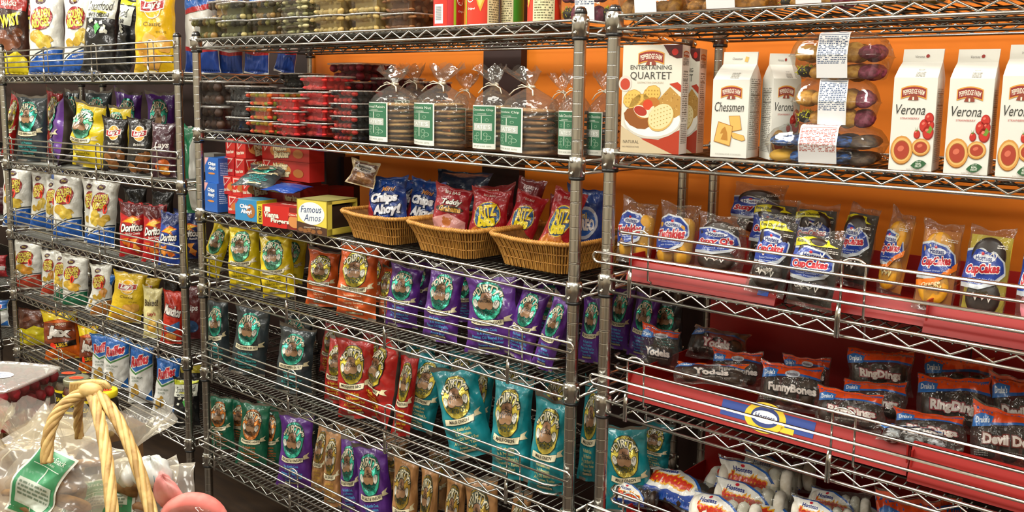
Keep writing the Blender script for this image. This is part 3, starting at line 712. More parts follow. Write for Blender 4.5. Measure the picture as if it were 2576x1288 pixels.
@kind
def quartet(seed):
    w, h, d = 6.6, 9.3, 2.0
    def front(P):
        P.poly([(1.2, h), (3.3, h), (3.3, 8.2), (2.7, 8.15), (1.9, 8.45)], '#4a1412', 1); P.ell(2.5, 8.7, .35, .28, '#b81f14', 2)
        pf_logo(P, -.1, 8.35, 1.25)
        P.text('ENTERTAINING', -.1, 7.4, 4.6, .36, '#55544e', 2, bold=.01); P.text('QUARTET', -.1, 6.65, 4.6, .75, '#4c4b46', 2, bold=.0)
        P.text('DISTINCTIVE CRACKERS', -.1, 6.1, 2.9, .15, '#b9a78e', 2, bold=0)
        P.ell(-2.95, 6.0, .75, .7, '#cfc8bc', 1); P.ell(-2.95, 5.95, .55, .5, '#b8402a', 2)
        P.poly([(-3.3, 2.35), (-3.3, 1.9), (2.2, 0), (3.3, 0), (3.3, 2.1), (1, 1.2), (-1.5, 1.3)], '#a83418', 1)
        P.poly([(-3.3, 2.3), (-3.3, 0), (2.6, 0), (-.6, 1.1)], '#c4b391', 1.4)
        P.ell(.2, 2.85, 3.2, 1.6, '#c9c4b8', 2, n=36); P.ell(.2, 2.95, 3.1, 1.5, '#eceae2', 2.5, n=36)
        P.poly([(2.0, 6.0), (2.9, 6.15), (3.3, 5.9), (3.3, 5.3)], '#b3361c', 2.8)
        # assorted crackers
        P.poly([(.8, 4.6), (2.1, 5.75), (3.3, 4.9), (3.3, 3.4), (2.7, 3.1), (1.2, 3.8)], '#b3883f', 3)
        R = random.Random(5)
        for k in range(26): P.ell(R.uniform(1.3, 3.1), R.uniform(3.7, 5.2), .07, .05, ('#8a5c22', '#d9b56c')[k % 2], 3.6, n=6)
        for cx, cy, rx, ry, c in ((-2.1, 4.7, 1.05, .75, '#d9b45a'), (.1, 5.1, 1.0, .75, '#d6b158'), (-1.2, 4.2, 1.3, .9, '#d2aa4e')):
            P.ell(cx, cy, rx, ry, '#b98c38', 3.4, 20, wob=.04, k=9); P.ell(cx, cy, rx*.95, ry*.93, c, 3.8, 20, wob=.04, k=9)
            for i in range(-2, 3):
                for j in range(-1, 2): P.ell(cx+i*rx*.33, cy+j*ry*.42, .07, .07, '#a87d30', 4.2, n=7)
        P.ell(-1.4, 3.0, 1.6, .85, '#8a4f1c', 4.4, -15, wob=.03, k=11); P.ell(-.3, 3.9, 1.4, .8, '#b06f28', 4.8, 25)
        P.ell(-.9, 3.6, 1.0, .5, '#e8dcc0', 5.2, -15); P.ell(-1.1, 3.65, .75, .4, '#a83220', 5.6, -15); P.ell(-.3, 4.2, .55, .45, '#c8401e', 5.8); P.ell(.1, 3.7, .5, .2, '#dfd0ae', 6, 50)
        P.ell(1.2, 3.1, 1.5, 1.1, '#cda75a', 6.2, 25); P.ell(1.2, 3.2, 1.42, 1.02, '#dfcf9c', 6.6, 25)
        for i in range(-3, 4):
            for j in range(-2, 3):
                if (i/3.6)**2+(j/2.7)**2 < 1: P.ell(1.2+i*.34, 3.2+j*.34+i*.1, .08, .06, '#b79a58', 7, n=6)
        P.text('NATURAL', -2.1, .95, 1.8, .27, '#5a5347', 3, bold=0); P.text('NO PRESERVATIVES', -2.1, .5, 1.9, .13, '#7a7060', 3, bold=0)
    def side(P):
        pf_logo(P, 0, 8.6, .6); P.text('QUARTET', 0, 7.75, 1.5, .42, '#4c4b46', 2); P.text('ENTERTAINING', 0, 8.1, 1.2, .16, '#6a6a64', 2)
        P.text('Nutrition Facts', 0, 7.1, 1.1, .16, '#333333', 2); P.fine(-.6, .6, 6.9, 22, .19, '#73736f', 2, seed, True)
        for y in (6.4, 5.0, 3.6): P.rect(-.6, .6, y-.04, y, '#333333', 3)
        P.fine(-.7, .7, 2.6, 11, .16, '#8a8a86', 2, seed+1)
    return w, h, [('', boxmesh(w, d, h, '#d8d5c6', {'left': '#dddad0', 'right': '#d4d3cb', 'top': '#d2d1c9'}, front, side, name='cracker_box'), [])]

def gable(w, d, hb, ht, name, art, side):
    """paper cookie bag: box body, shoulders sloping to a flat folded top strip"""
    mb = MB(); m = card('#d9d8cf'); ys = -d/2
    hs = hb+1.4
    mb.box(-w/2, w/2, -d/2, d/2, 0, hb, m)
    A = [(-w/2, -d/2, hb), (w/2, -d/2, hb), (w/2, d/2, hb), (-w/2, d/2, hb)]
    tz, ty = hs, .25; T = [(-w/2+.25, -.12+ty, tz), (w/2-.05, -.12+ty, tz), (w/2-.05, .12+ty, tz), (-w/2+.25, .12+ty, tz)]
    U = [(-w/2+.3, -.08+ty, ht), (w/2+.05, -.08+ty, ht), (w/2+.05, .1+ty, ht), (-w/2+.3, .1+ty, ht)]
    mid = [((a[0]+t[0])/2*(1 if i in (0, 1, 2, 3) else 1), (a[1]*.45+t[1]*.55), (a[2]+t[2])/2+.15) for i, (a, t) in enumerate(zip(A, T))]
    for L0, L1 in ((A, mid), (mid, T), (T, U)):
        for i in range(4):
            j = (i+1) % 4; mb.add([L0[i], L0[j], L1[j], L1[i]], [(0, 1, 2, 3)], m if i != 1 else card('#d3d2cb'))
    mb.add(U, [(0, 1, 2, 3)], card('#cfcec6'))
    P = PR(mb, plane((0, -d/2, 0), (1, 0, 0), (0, 0, 1)), card, 99, .012, .008); art(P)
    if side: side(PR(mb, plane((w/2, 0, 0), (0, 1, 0), (0, 0, 1)), card, 99, .012, .008)); side(PR(mb, plane((-w/2, 0, 0), (0, -1, 0), (0, 0, 1)), card, 99, .012, .008))
    o = np.array(T[0])*.5+np.array(T[1])*.5; e = np.array([0, U[0][1]-T[0][1], U[0][2]-T[0][2]]); L = np.linalg.norm(e)
    top = PR(mb, plane(o, (1, 0, 0), e/L), card, 99, .02, .008)
    q0 = (np.array(mid[0])+np.array(mid[1]))/2; q1 = (np.array(A[0])+np.array(A[1]))/2; e2 = q0-q1; e2 /= np.linalg.norm(e2)
    sh = PR(mb, plane(q1, (1, 0, 0), e2), card, 99, .03, .008)
    return mb, top, sh
def nutri(P):
    P.fine(-1.1, 1.1, 7.0, 28, .18, '#8a8a84', 2, 7, True)
    for y in (6.6, 5.6, 4.1): P.rect(-1.1, 1.1, y-.05, y, '#33332f', 3)
    P.fine(-1.1, 1.1, 1.9, 8, .16, '#9a9a94', 2, 9)

@kind
def verona(seed):
    w, h, d = 4.7, 10.4, 3.0
    def art(P):
        pf_logo(P, -.1, 6.75, 1.2)
        P.text('Verona', -.35, 5.2, 3.2, .85, '#3b3b38', 2, bold=0, shear=.25); P.text('STRAWBERRY', -.35, 4.45, 2.1, .17, '#b8504a', 2, bold=0)
        for x, y, r in ((1.75, 4.45, .5), (1.3, 3.85, .55), (1.85, 3.3, .6), (.55, 3.1, .36), (2.1, 3.9, .42)):
            P.ell(min(x, w/2-r-.02), y, r, r*1.05, '#8e1d18', 2.5); P.ell(min(x, w/2-r-.02)-.04, y+.04, r*.86, r*.92, '#b82c22', 3); P.ell(min(x, w/2-r-.02)-.15, y+.2, r*.3, r*.2, '#d8705e', 4, 20)
        P.poly([(1.55, 3.3), (1.9, 3.9), (2.2, 3.6), (1.95, 3.2)], '#6a8a2c', 3.6)
        for k in range(5): P.poly([(.55+.1*math.cos(k), 3.45), (.55+.34*math.cos(k*1.26), 3.5+.25*math.sin(k*1.26)+.1), (.5, 3.35)], '#5a7a28', 4)
        for cx, cy, rx, ry in ((1.05, 2.05, 1.0, .72), (-1.0, 1.75, 1.2, 1.2)):
            P.ell(cx, cy-.06, rx*1.02, ry*1.02, '#8a551c', 3.2, n=30); P.ell(cx, cy, rx, ry, '#c98f44', 3.8, n=30, wob=.012, k=13); P.ell(cx, cy, rx*.86, ry*.85, '#dcb06a', 4.2, n=30)
            P.ell(cx, cy-.03, rx*.72, ry*.7, '#9c5a28', 4.6, n=26); P.ell(cx, cy-.03, rx*.66, ry*.63, '#a13a26', 5, n=26); P.ell(cx-.1, cy+.1, rx*.3, ry*.2, '#c8684e', 5.5, 15)
        xs = np.linspace(-1, 1, 9); q = [(.95+.85*x, .55+.38*(1-x*x)+.12*x) for x in xs]+[(.95+.85*x, .55-.36*(1-x*x)+.12*x) for x in xs[::-1][1:-1]]
        P.poly(q, '#2c5a36', 6); P.text('REAL', .95, .62, .6, .17, '#dfe6d8', 7, 5); P.text('FRUIT', .95, .4, .7, .17, '#dfe6d8', 7, 5); P.text('made with', .95, .83, .55, .1, '#dfe6d8', 7, 5)
        P.text('DISTINCTIVE', .6, .05+.05, 1.9, .1, '#a08f86', 3, bold=0)
    mb, top, sh = gable(w, d, 7.9, h, 'cookie_bag', art, nutri)
    top.text('Verona', -.3, .45, 1.0, .22, '#6d6a66', 2, shear=.3, bold=0); top.ell(.55, .5, .2, .15, '#8e2a22', 2, 10)
    sh.text('$3.69', .35, .95, .6, .16, '#8f8d88', 2, bold=0); sh.fine(-.1, .9, .7, 4, .17, '#a3a19b', 2, 3)
    return w, h, [('', mb.mesh('cookie_bag'), [])]

@kind
def chessmen(seed):
    w, h, d = 4.6, 9.4, 3.0
    def art(P):
        pf_logo(P, .1, 5.9, 1.15)
        P.text('Chessmen', -.1, 4.5, 3.7, .85, '#3b3b38', 2, bold=0, shear=.25)
        for pts, l in (([(-.1, 3.7), (1.3, 3.75), (1.6, 2.5), (.3, 2.3)], 2.5), ([(.2, 2.3), (1.9, 2.0), (2.1, 1.6), (1.7, 1.5), (.5, 1.75)], 3.2), ([(-1.4, 3.2), (.5, 2.8), (.2, 1.0), (-1.9, 1.4)], 4)):
            P.poly(pts, '#a8702a', l); c = np.mean(pts, 0); P.poly([tuple(c+(np.array(p)-c)*.93) for p in pts], '#dcae5c', l+.6)
        P.poly([(-1.0, 1.6), (-.1, 1.5), (-.2, 2.2), (-.5, 2.75), (-.9, 2.5), (-1.1, 2.1), (-.7, 2.15)], '#b07a2e', 5.5)
        P.text('DISTINCTIVE COOKIES', 0, .3, 3.2, .13, '#a9a69d', 3, bold=0)
    mb, top, sh = gable(w, d, 6.9, h, 'cookie_bag', art, nutri)
    top.text('Chessmen', -.3, .5, 1.3, .22, '#6d6a66', 2, shear=.3, bold=0); top.poly([(.6, .25), (1.0, .2), (1.15, .65), (.75, .7)], '#dcae5c', 2)
    sh.fine(-.2, .8, .85, 4, .2, '#a3a19b', 2, 3)
    return w, h, [('', mb.mesh('cookie_bag'), [])]

@kind
def redbox(seed, w=2.3, d=9.0, h=2.6, side='Nutter Butter', col='#c2251c', long_side=True):
    """carton with its small end to the aisle and its long side visible"""
    def end(P):
        P.poly([(-w*.36, h*.95), (w*.42, h*.95), (-w*.30, h*.42)], '#e6bcb0', 1); P.poly([(-w*.28, h*.88), (w*.26, h*.88), (-w*.22, h*.54)], '#b3201a', 2)
        P.text(side, -.05, h*.28, w*.8, h*.17, '#eadfca', 2, 6, bold=.03)
    def lng(P):
        P.poly([(-d*.47, h*.93), (-d*.26, h*.93), (-d*.42, h*.35)], '#e6bcb0', 1); P.poly([(-d*.45, h*.87), (-d*.30, h*.87), (-d*.41, h*.45)], '#b3201a', 2)
        a, b = side.split(' ') if ' ' in side else (side, '')
        P.ell(0-.9, h*.47, 2.2, h*.36, '#d9924e', 1.2)
        P.text(a, -.8, h*.66, 3.0, h*.3, '#ead9ae', 3, 5, bold=.06, out='#3c150c', ow=.1)
        if b: P.text(b, -.5, h*.32, 3.2, h*.3, '#ead9ae', 3, 5, bold=.06, out='#3c150c', ow=.1)
        P.ell(3.0, h*.4, 1.1, h*.28, '#b8763a', 1.4)
    return w, h, [('', boxmesh(w, d, h, col, {'right': '#b0201c', 'top': '#a51d18'}, end, lng, name='cookie_box'), [])]
@kind
def artbox(seed, w=4.0, d=5.0, h=4.0, col='#1f63b4', right=None, top=None, f=(), r=(), t=()):
    def mk(lst):
        def g(P):
            for i, a in enumerate(lst):
                if a[0] == 'e': P.ell(*a[1:6], 1+.5*i, a[6] if len(a) > 6 else 0)
                elif a[0] == 'p': P.poly(a[1], a[2], 1+.5*i)
                elif a[0] == 'f': P.fine(*a[1:])
                else:
                    o = a[7] if len(a) > 7 else {}
                    P.text(a[1], a[2], a[3], a[4], a[5], a[6], 1.5+.5*i, o.get('rot', 0), bold=o.get('b', .03), shear=o.get('sh', 0), out=o.get('out'), ow=o.get('ow', .08))
        return g
    mm = {}
    if right: mm['right'] = right
    if top: mm['top'] = top
    return w, h, [('', boxmesh(w, d, h, col, mm, mk(f), mk(r), mk(t), name='cookie_box'), [])]

@kind
def amosbox(seed):
    w, d, h = 4.6, 4.6, 5.0
    mb = MB(); Y = card('#dcc94e'); Dk = card('#3a2a22'); th = .12
    mb.box(-w/2, w/2, -d/2, -d/2+th, 0, h, Y); mb.box(-w/2, w/2, -d/2, d/2, 0, th, Y)
    mb.box(-w/2, -w/2+th, -d/2, d/2, 0, h, Y); mb.box(-w/2, w/2, d/2-th, d/2, 0, h, Y)
    x = w/2
    mb.box(x-th, x, -d/2, -d/2+.75, 0, h, Y); mb.box(x-th, x, -d/2, d/2, h-.55, h, Y); mb.box(x-th, x, -d/2, d/2, 0, .9, Y)
    mb.box(-w/2, w/2, -d/2, d/2, h-th, h, card('#8f8a52'))
    mb.box(-w/2+.3, w/2-.5, -d/2+.5, d/2-.3, th, h-.9, Dk)
    P = PR(mb, plane((0, -d/2, 0), (1, 0, 0), (0, 0, 1)), card, 99, .012, .008)
    P.ell(-.05, 3.0, 2.0, 1.65, '#e8ebea', 1, n=30); P.text('Famous', -.1, 3.6, 3.2, 1.0, '#22406e', 2, 4, shear=.3, bold=.0); P.text('Amos', .1, 2.4, 2.6, 1.0, '#22406e', 2, 4, shear=.3, bold=.0)
    P.poly([(-2.3, 0), (2.3, 0), (2.3, 1.1), (0, 1.35), (-2.3, 1.7)], '#4a3022', 1.6); P.text('Chocolate Chip', .1, .95, 2.6, .25, '#d8ccb4', 3, 3, shear=.2)
    for x, y in ((-1.7, .5), (-1, .4), (.2, .4), (1.2, .45), (-.4, .55)): P.ell(x, y, .4, .3, '#8a5a30', 2.2)
    return w, h, [('', mb.mesh('cookie_display_box'), [])]

@kind
def pringles(seed, col='#bb2a12', rot=0):
    r, h = 1.45, 9.0
    mb = MB(); mb.lathe([(r, .12), (r, h-.15)], card(col), 28, cap=False); mb.lathe([(0, 0), (r+.02, 0), (r+.04, .1), (r, .16)], CHROME, 28, cap=False)
    mb.lathe([(r+.06, h-.2), (r+.06, h), (0, h)], plastic('#d8d8d0'), 28, cap=False)
    P = PR(mb, cyl(r, a0=-math.pi/2+rot), card, .3, .012, .006)
    P.rect(1.05, 3.0, .15, h-.2, '#dcd5a8', 1); P.fine(1.2, 2.85, 6.6, 30, .21, '#6a6648', 2, seed, True)
    P.rect(-1.3, -1.05, .15, h-.2, '#9ab81e', 1); P.rect(-3.6, -1.9, .15, h-.2, '#c22a1a', .6)
    P.rect(-3.3, -2.3, .45, 2.2, '#e8e6e0', 2); 
    for i in range(16): P.rect(-3.15, -2.45, .75+i*.08, .75+i*.08+.04, '#2a3a4a', 3)
    P.text('Pringles', .1, 3.55, 2.1, .6, '#ecd41a', 3, 8, bold=.04, out='#2c2a0c', ow=.09)
    P.ell(-.55, 2.6, .42, .5, '#e8e4da', 2); P.ell(-.55, 2.6, .34, .42, col, 2.5)
    P.poly([(0, 2.6), (.5, 2.9), (.8, 2.3), (.45, 1.3), (.2, 1.9)], '#e8a02e', 2.2); P.poly([(.15, 2.5), (.5, 2.75), (.65, 2.3), (.4, 1.7)], '#f0c860', 2.8)
    P.text('Original', -.45, 1.55, .75, .22, '#ece8de', 3, bold=.02)
    return 2*r, h, [('', mb.mesh('chip_canister'), [])]

# ---- tubs with a lid
def blobs_fill(mb, w, h, r, mats, seed, taper=.82, dims=(1, 1, 1), top=True, n=7, m=4):
    R = random.Random(seed); st = r*1.75
    nx = max(2, int(w*.9/st)); nz = max(1, int(h*.92/st))
    for k in range(nz):
        z = r*.9+k*(h-1.6*r)/max(nz-1, 1) if nz > 1 else h/2
        s = (taper+(1-taper)*z/h)*w/2-r*.75
        for i in range(nx):
            for j in range(nx):
                if not (i in (0, nx-1) or j in (0,) or (k == nz-1 and top)): continue
                x = -s+2*s*i/(nx-1)+R.uniform(-.12, .12)*r; y = -s+2*s*j/(nx-1)+R.uniform(-.12, .12)*r
                q = r*R.uniform(.92, 1.12)
                mb.blob((x, y, z+R.uniform(-.15, .15)*r), (q*dims[0], q*dims[1], q*dims[2]), R.choice(mats), n, m, rot=(R.uniform(0, 3), 'XYZ'[R.randrange(3)]) if dims != (1, 1, 1) else None)
    mb.box(-w/2*taper+r, w/2*taper-r, -w/2*taper+r, w/2*taper-r, .08, h*.86, mats[0])
@kind
def tub(seed, w=4.7, h=1.85, r=.42, cols=('#4a3626',), dims=(1, 1, 1), taper=.82, foodscale=90., label=None, c2=None, lab=None):
    n = 24
    tb = MB(); tb.lathe([(w/2*taper*.93, .04), (w/2*taper, .12), (w/2*.97, h-.12), (w/2*1.0, h-.1)], TUBC, n, sq=.7)
    lid = MB(); lid.lathe([(w/2*1.05, h-.13), (w/2*1.08, h-.10), (w/2*1.08, h+.06), (w/2*1.02, h+.1), (w/2*.98, h+.02), (w/2*.9, h+.02), (w/2*.86, h+.07), (0, h+.07)], LIDC, n, sq=.7, cap=False)
    co = MB(); blobs_fill(co, w*.95, h*.93, r, [food(c, c2, foodscale) for c in cols], seed, taper, dims)
    # tubs are squares whose rounded outline is rotated by lathe phase; keep corners square
    parts = [('tub', tb.mesh('tub', True), []), ('lid', lid.mesh('tub_lid', True), []), ('contents', co.mesh('tub_contents'), [])]
    if lab:
        L = MB(); P = PR(L, plane((0, 0, h+.1), (1, 0, 0), (0, 1, 0)), card, 99, .01, .01); P.ell(0, 0, 1.35, .85, '#e9e9ec', 1, n=28)
        P.text('Fresh', 0, .35, .9, .25, '#3a5a8a', 2); P.fine(-.9, .9, .1, 4, .17, '#6a7aa0', 2, seed); parts.append(('label', L.mesh('tub_label', False), []))
    return w, h+.1, parts

@kind
def clamshell(seed, w=8.0, h=4.3, d=6.5, lab='#2e4a72', cols=None):
    """hinged clear bakery box with ribs, filled with decorated cookies, wrapped by a printed paper band"""
    def prof(z):
        if z < h*.5: return .86+.14*(z/(h*.5))
        return 1.0-.22*((z-h*.5)/(h*.5))**1.6
    n = 48; tb = MB(); V = []; zs = [0, .15, h*.25, h*.48, h*.5, h*.53, h*.7, h*.88, h*.97, h]
    for z in zs:
        k = prof(z)*(.9 if z >= h*.97 else 1)*(.97 if z < .1 else 1); rim = 1.05 if abs(z-h*.5) < .05 else 1
        for j in range(n):
            t = 2*math.pi*j/n; c, s_ = math.cos(t), math.sin(t); q = 1/((abs(c)**9+abs(s_)**9)**(1/9)); rb = 1+(.018 if j % 2 else 0)*(z not in (0, h*.5))
            V.append((w/2*k*q*c*rim*rb, d/2*k*q*s_*rim*rb, z))
    F = [(i*n+j, i*n+(j+1) % n, (i+1)*n+(j+1) % n, (i+1)*n+j) for i in range(len(zs)-1) for j in range(n)]+[tuple((len(zs)-1)*n+j for j in range(n))]
    tb.add(V, F, TUBC)
    band = MB(); P_ = [(-d/2*.88-.03, .05), (-d/2*1.03-.02, h*.5), (-d/2*.99-.03, h*.62), (-d/2*.84-.03, h*.96), (-d/2*.7, h+.06), (0, h+.06), (d/2*.7, h+.06)]
    ln = [0]
    for a, b in zip(P_, P_[1:]): ln.append(ln[-1]+math.hypot(b[0]-a[0], b[1]-a[1]))
    ya = np.array([p[0] for p in P_]); za = np.array([p[1] for p in P_]); ln = np.array(ln)
    def BF(u, v, off=0.):
        y = np.interp(v, ln, ya); z = np.interp(v, ln, za); return np.stack([np.asarray(u)+0*y, y-off*.8, z+off*.6], 1)
    P = PR(band, BF, card, .5, .02, .012)
    x0, x1 = -1.35, 1.35; L = ln[-1]
    P.rect(x0, x1, .02, L-.02, '#e8e9ea', 0)
    P.fine(x0+.1, x1-.1, ln[3]*.95, 16, .17, lab, 1, seed, True)
    for y in (ln[3]*.98, ln[3]*.98+1.35): P.rect(x0+.1, x1-.1, y, y+.05, lab, 1.5)
    P.text('Cookies', -.6, ln[3]+.72, 1.0, .5, lab, 2, shear=.3); P.ell(.65, ln[3]+.7, .5, .42, lab, 1.5); P.ell(.65, ln[3]+.7, .44, .36, '#e8e9ea', 2); P.text('Fresh', .65, ln[3]+.7, .6, .2, lab, 2.6)
    parts = [('clear_box', tb.mesh('clear_box'), []), ('paper_band', band.mesh('paper_band'), [])]
    R = random.Random(seed); cols = cols or [('#d6cf10', None), ('#c8923a', '#b37a26'), ('#c8923a', '#b8822e'), ('#cf9a42', '#b37a26'), ('#6e2438', '#94405a')]
    k = 0
    nx = 5
    for j, y in enumerate((-d*.24, d*.12)):
        for lz in range(2):
            for i in range(nx):
                x = -w*.35+w*.70*i/(nx-1); z = .7+lz*h*.42
                c = cols[i % len(cols)] if not (lz and i == 0) else cols[-2 if len(cols) > 2 else -1]
                ck = MB()
                if c[0] == '#d6cf10':
                    ck.blob((x, y, z), (.7, .8, .55), food('#241c14', None, 60), 10, 6)
                    for q in range(46):
                        a, b = R.uniform(0, 6.28), R.uniform(-.5, 1.4); p = np.array([.72*math.cos(a)*math.cos(b), .82*math.sin(a)*math.cos(b), .57*math.sin(b)])
                        tdir = np.array([R.uniform(-1, 1) for _ in range(3)])*.22
                        ck.tube([p+np.array((x, y, z)), p*1.04+tdir+np.array((x, y, z))], .05, plastic('#d9d21a', .5), 4)
                else:
                    ck.blob((x, y, z), (1.05, 1.2, .62), food(c[0], c[1], 70), 14, 6, rot=(R.uniform(.2, .9), 'X'))
                parts.append(('cookie', ck.mesh('cookie'), [])); k += 1
    return w, h, parts

# ---- clear bag of stacked cookies tied with ribbon
@kind
def tates(seed, text='Chocolate Chip', ang=-.1, dark=0, ribbon=1, R0=1.55, hb=5.0, cookc=('#a87a48', '#8a6036')):
    R = random.Random(seed)
    parts = []
    n = 8
    ckm = food(cookc[0], cookc[1], 55, .75, .8)
    for k in range(n):
        ck = MB(); t = R.uniform(-.12, .12); zz = .3+k*(hb-.7)/n
        ck.lathe([(0, -.17), (R0*.84, -.16), (R0*.93, -.02), (R0*.84, .13), (R0*.4, .19), (0, .18)], ckm, 18, c=(R.uniform(-.08, .08), R.uniform(-.08, .08), 0), cap=False)
        for q in range(len(ck.V)): ck.V[q] = ck.V[q]@np.array(Matrix.Rotation(t, 3, 'XY'[k % 2])).T+np.array([0, 0, zz])
        parts.append(('cookie', ck.mesh('cookie'), []))
    wr = MB(); nn = 26; V = []; ring = []
    ph = [R.uniform(0, 6.28) for _ in range(4)]
    prof = [(R0*1.0, .02), (R0*1.06, .3), (R0*1.05, 1.5), (R0*1.06, 3.0), (R0*1.03, hb-.5), (R0*.9, hb), (R0*.62, hb+.45), (R0*.28, hb+.95), (.2, hb+1.2), (.32, hb+1.45), (.75, hb+1.9), (1.15, hb+2.45), (1.45, hb+2.9)]
    fl = R.uniform(-.5, .5)
    for i, (r, z) in enumerate(prof):
        for j in range(nn):
            a = 2*math.pi*j/nn; cr = .045*math.sin(5*a+ph[0]+z*1.7)+.035*math.sin(9*a+ph[1]-z*2.3)
            if z > hb: cr = cr*1.5+.10*math.sin(7*a+ph[2])*min(1, z-hb)
            q = 1+cr; fy = 1.0 if z < hb+1.1 else .45
            zt = z+(.35*math.sin(6*a+ph[3]) if i == len(prof)-1 else 0)
            bx = fl*max(0, z-hb-1.2)
            V.append((r*q*math.cos(a)+bx, r*q*math.sin(a)*fy+bx*.3, zt))
    Fc = [(i*nn+j, i*nn+(j+1) % nn, (i+1)*nn+(j+1) % nn, (i+1)*nn+j) for i in range(len(prof)-1) for j in range(nn)]
    wr.add(V, Fc, CELLO); parts.insert(0, ('clear_wrapper', wr.mesh('clear_wrapper'), []))
    lb = MB(); P = PR(lb, cyl(R0*1.11, a0=-math.pi/2+ang), card, .25, .02, .01)
    P.rect(-1.12, 1.12, .25, 4.3, '#dadcd2', 0); P.rect(-1.03, 1.03, .75, 4.2, '#2f6b4c', 1)
    P.text(text, 0, 3.85, 1.85, .26, '#dfe6d8', 2, bold=0); P.text('COOKIES', 0, 3.5, .8, .1, '#dfe6d8', 2, bold=0); P.rect(-.8, .8, 3.36, 3.39, '#dfe6d8', 2)
    P.rect(-.035, .035, 1.1, 3.3, '#cfd8c8', 1.6); P.rect(-.85, .85, 1.95, 2.65, '#b4bab0', 2); P.text("TATE'S", 0, 2.3, 1.45, .36, '#e9ece6', 3, bold=.01)
    for sx in (-1, 1):
        for (x, y, q) in ((.35, 1.6, .17), (.6, 1.3, .2), (.35, 1.05, .14), (.45, 2.95, .14)):
            P.ell(sx*x, y, q, q, '#8fb094', 2); P.ell(sx*x, y, q*.75, q*.75, '#2f6b4c', 2.5)
    P.text('NET WT. 8 OZ. 227G', 0, .5, 1.6, .13, '#6a7468', 2, bold=0)
    parts.append(('label', lb.mesh('label'), []))
    if ribbon:
        rb = MB(); m = plastic('#dcd6c4', .4); z = hb+1.2
        rb.lathe([(.24, z-.12), (.28, z), (.24, z+.12)], m, 10)
        for s_ in (-1, 1):
            rb.tube([(0, -.3, z), (s_*.35, -.5, z-.05), (s_*.75, -.6, z-.3), (s_*1.0, -.8, z-.8)], .05, m, 5)
            rb.tube([(0, -.3, z), (s_*.3, -.45, z+.2), (s_*.55, -.5, z+.05)], .05, m, 5)
        parts.append(('ribbon', rb.mesh('ribbon'), []))
    return 2*R0*1.08, hb+2.9, parts

# ---- snack cakes in clear wrappers
def wrapper(w, h, T, seed, mat=None, amp=1.6):
    F = pillow(w, h, T, seed, seal=.35, amp=amp, pw=.35, waist=.05); mb = MB(); bag_body(mb, F, w, h, mat or FILMC, nu=23, nv=27); return F, mb
def hostess_logo(P, cx, cy, s, name, sub, namec='#b8202c', l=3, shear=.1):
    P.ell(cx, cy+.78*s, .95*s, .26*s, '#cdd2dc', l-.3); P.text('Hostess', cx, cy+.78*s, 1.35*s, .34*s, '#1f2f6e', l, bold=.03)
    P.ell(cx-.1*s, cy+1.08*s, .13*s, .11*s, '#c22430', l+.5)
    P.text(name, cx, cy, 2.7*s, .72*s, namec, l, 6, bold=.05, shear=shear, out='#e6e3e2', ow=.13)
    for i, t in enumerate(sub): P.text(t, cx+.1*s, cy-.62*s-i*.24*s, min(2.2, .11*len(t))*s, .15*s, '#b9c6e0', l, 4, bold=.01)
@kind
def twinkies(seed):
    w, h = 4.6, 6.2; parts = []
    for x in (-.95, .95):
        c = MB(); c.tube([(x, 0, .55), (x, 0, .8), (x, 0, 1.3), (x, 0, 4.2), (x, 0, 4.6), (x, 0, 4.85)], [.5, .82, .98, .98, .8, .45], food('#cf9a2c', '#c88f24', 40, .5, .3), 14)
        parts.append(('sponge_cake', c.mesh('sponge_cake'), []))
    F, mb = wrapper(w, h, 2.35, seed); parts.append(('clear_wrapper', mb.mesh('clear_wrapper'), []))
    L = MB(); P = PR(L, F, film, .26, .07, .022)
    P.poly([(-2.2, 1.5), (-.3, 1.55), (1.0, 2.2), (1.65, 3.2), (1.5, 4.2), (.6, 4.9), (-1.0, 5.1), (-2.2, 4.6)], '#c9cdd0', 0)
    P.poly([(-2.2, 1.85), (-.4, 1.85), (.8, 2.4), (1.5, 3.25), (1.35, 4.1), (.5, 4.75), (-1.0, 4.92), (-2.2, 4.4)], '#1c3f96', 1)
    hostess_logo(P, -.35, 3.2, 1.15, 'Twinkies', ['Golden Sponge Cake', 'with Creamy Filling'])
    parts.append(('label', L.mesh('label'), [])); return w, h, parts
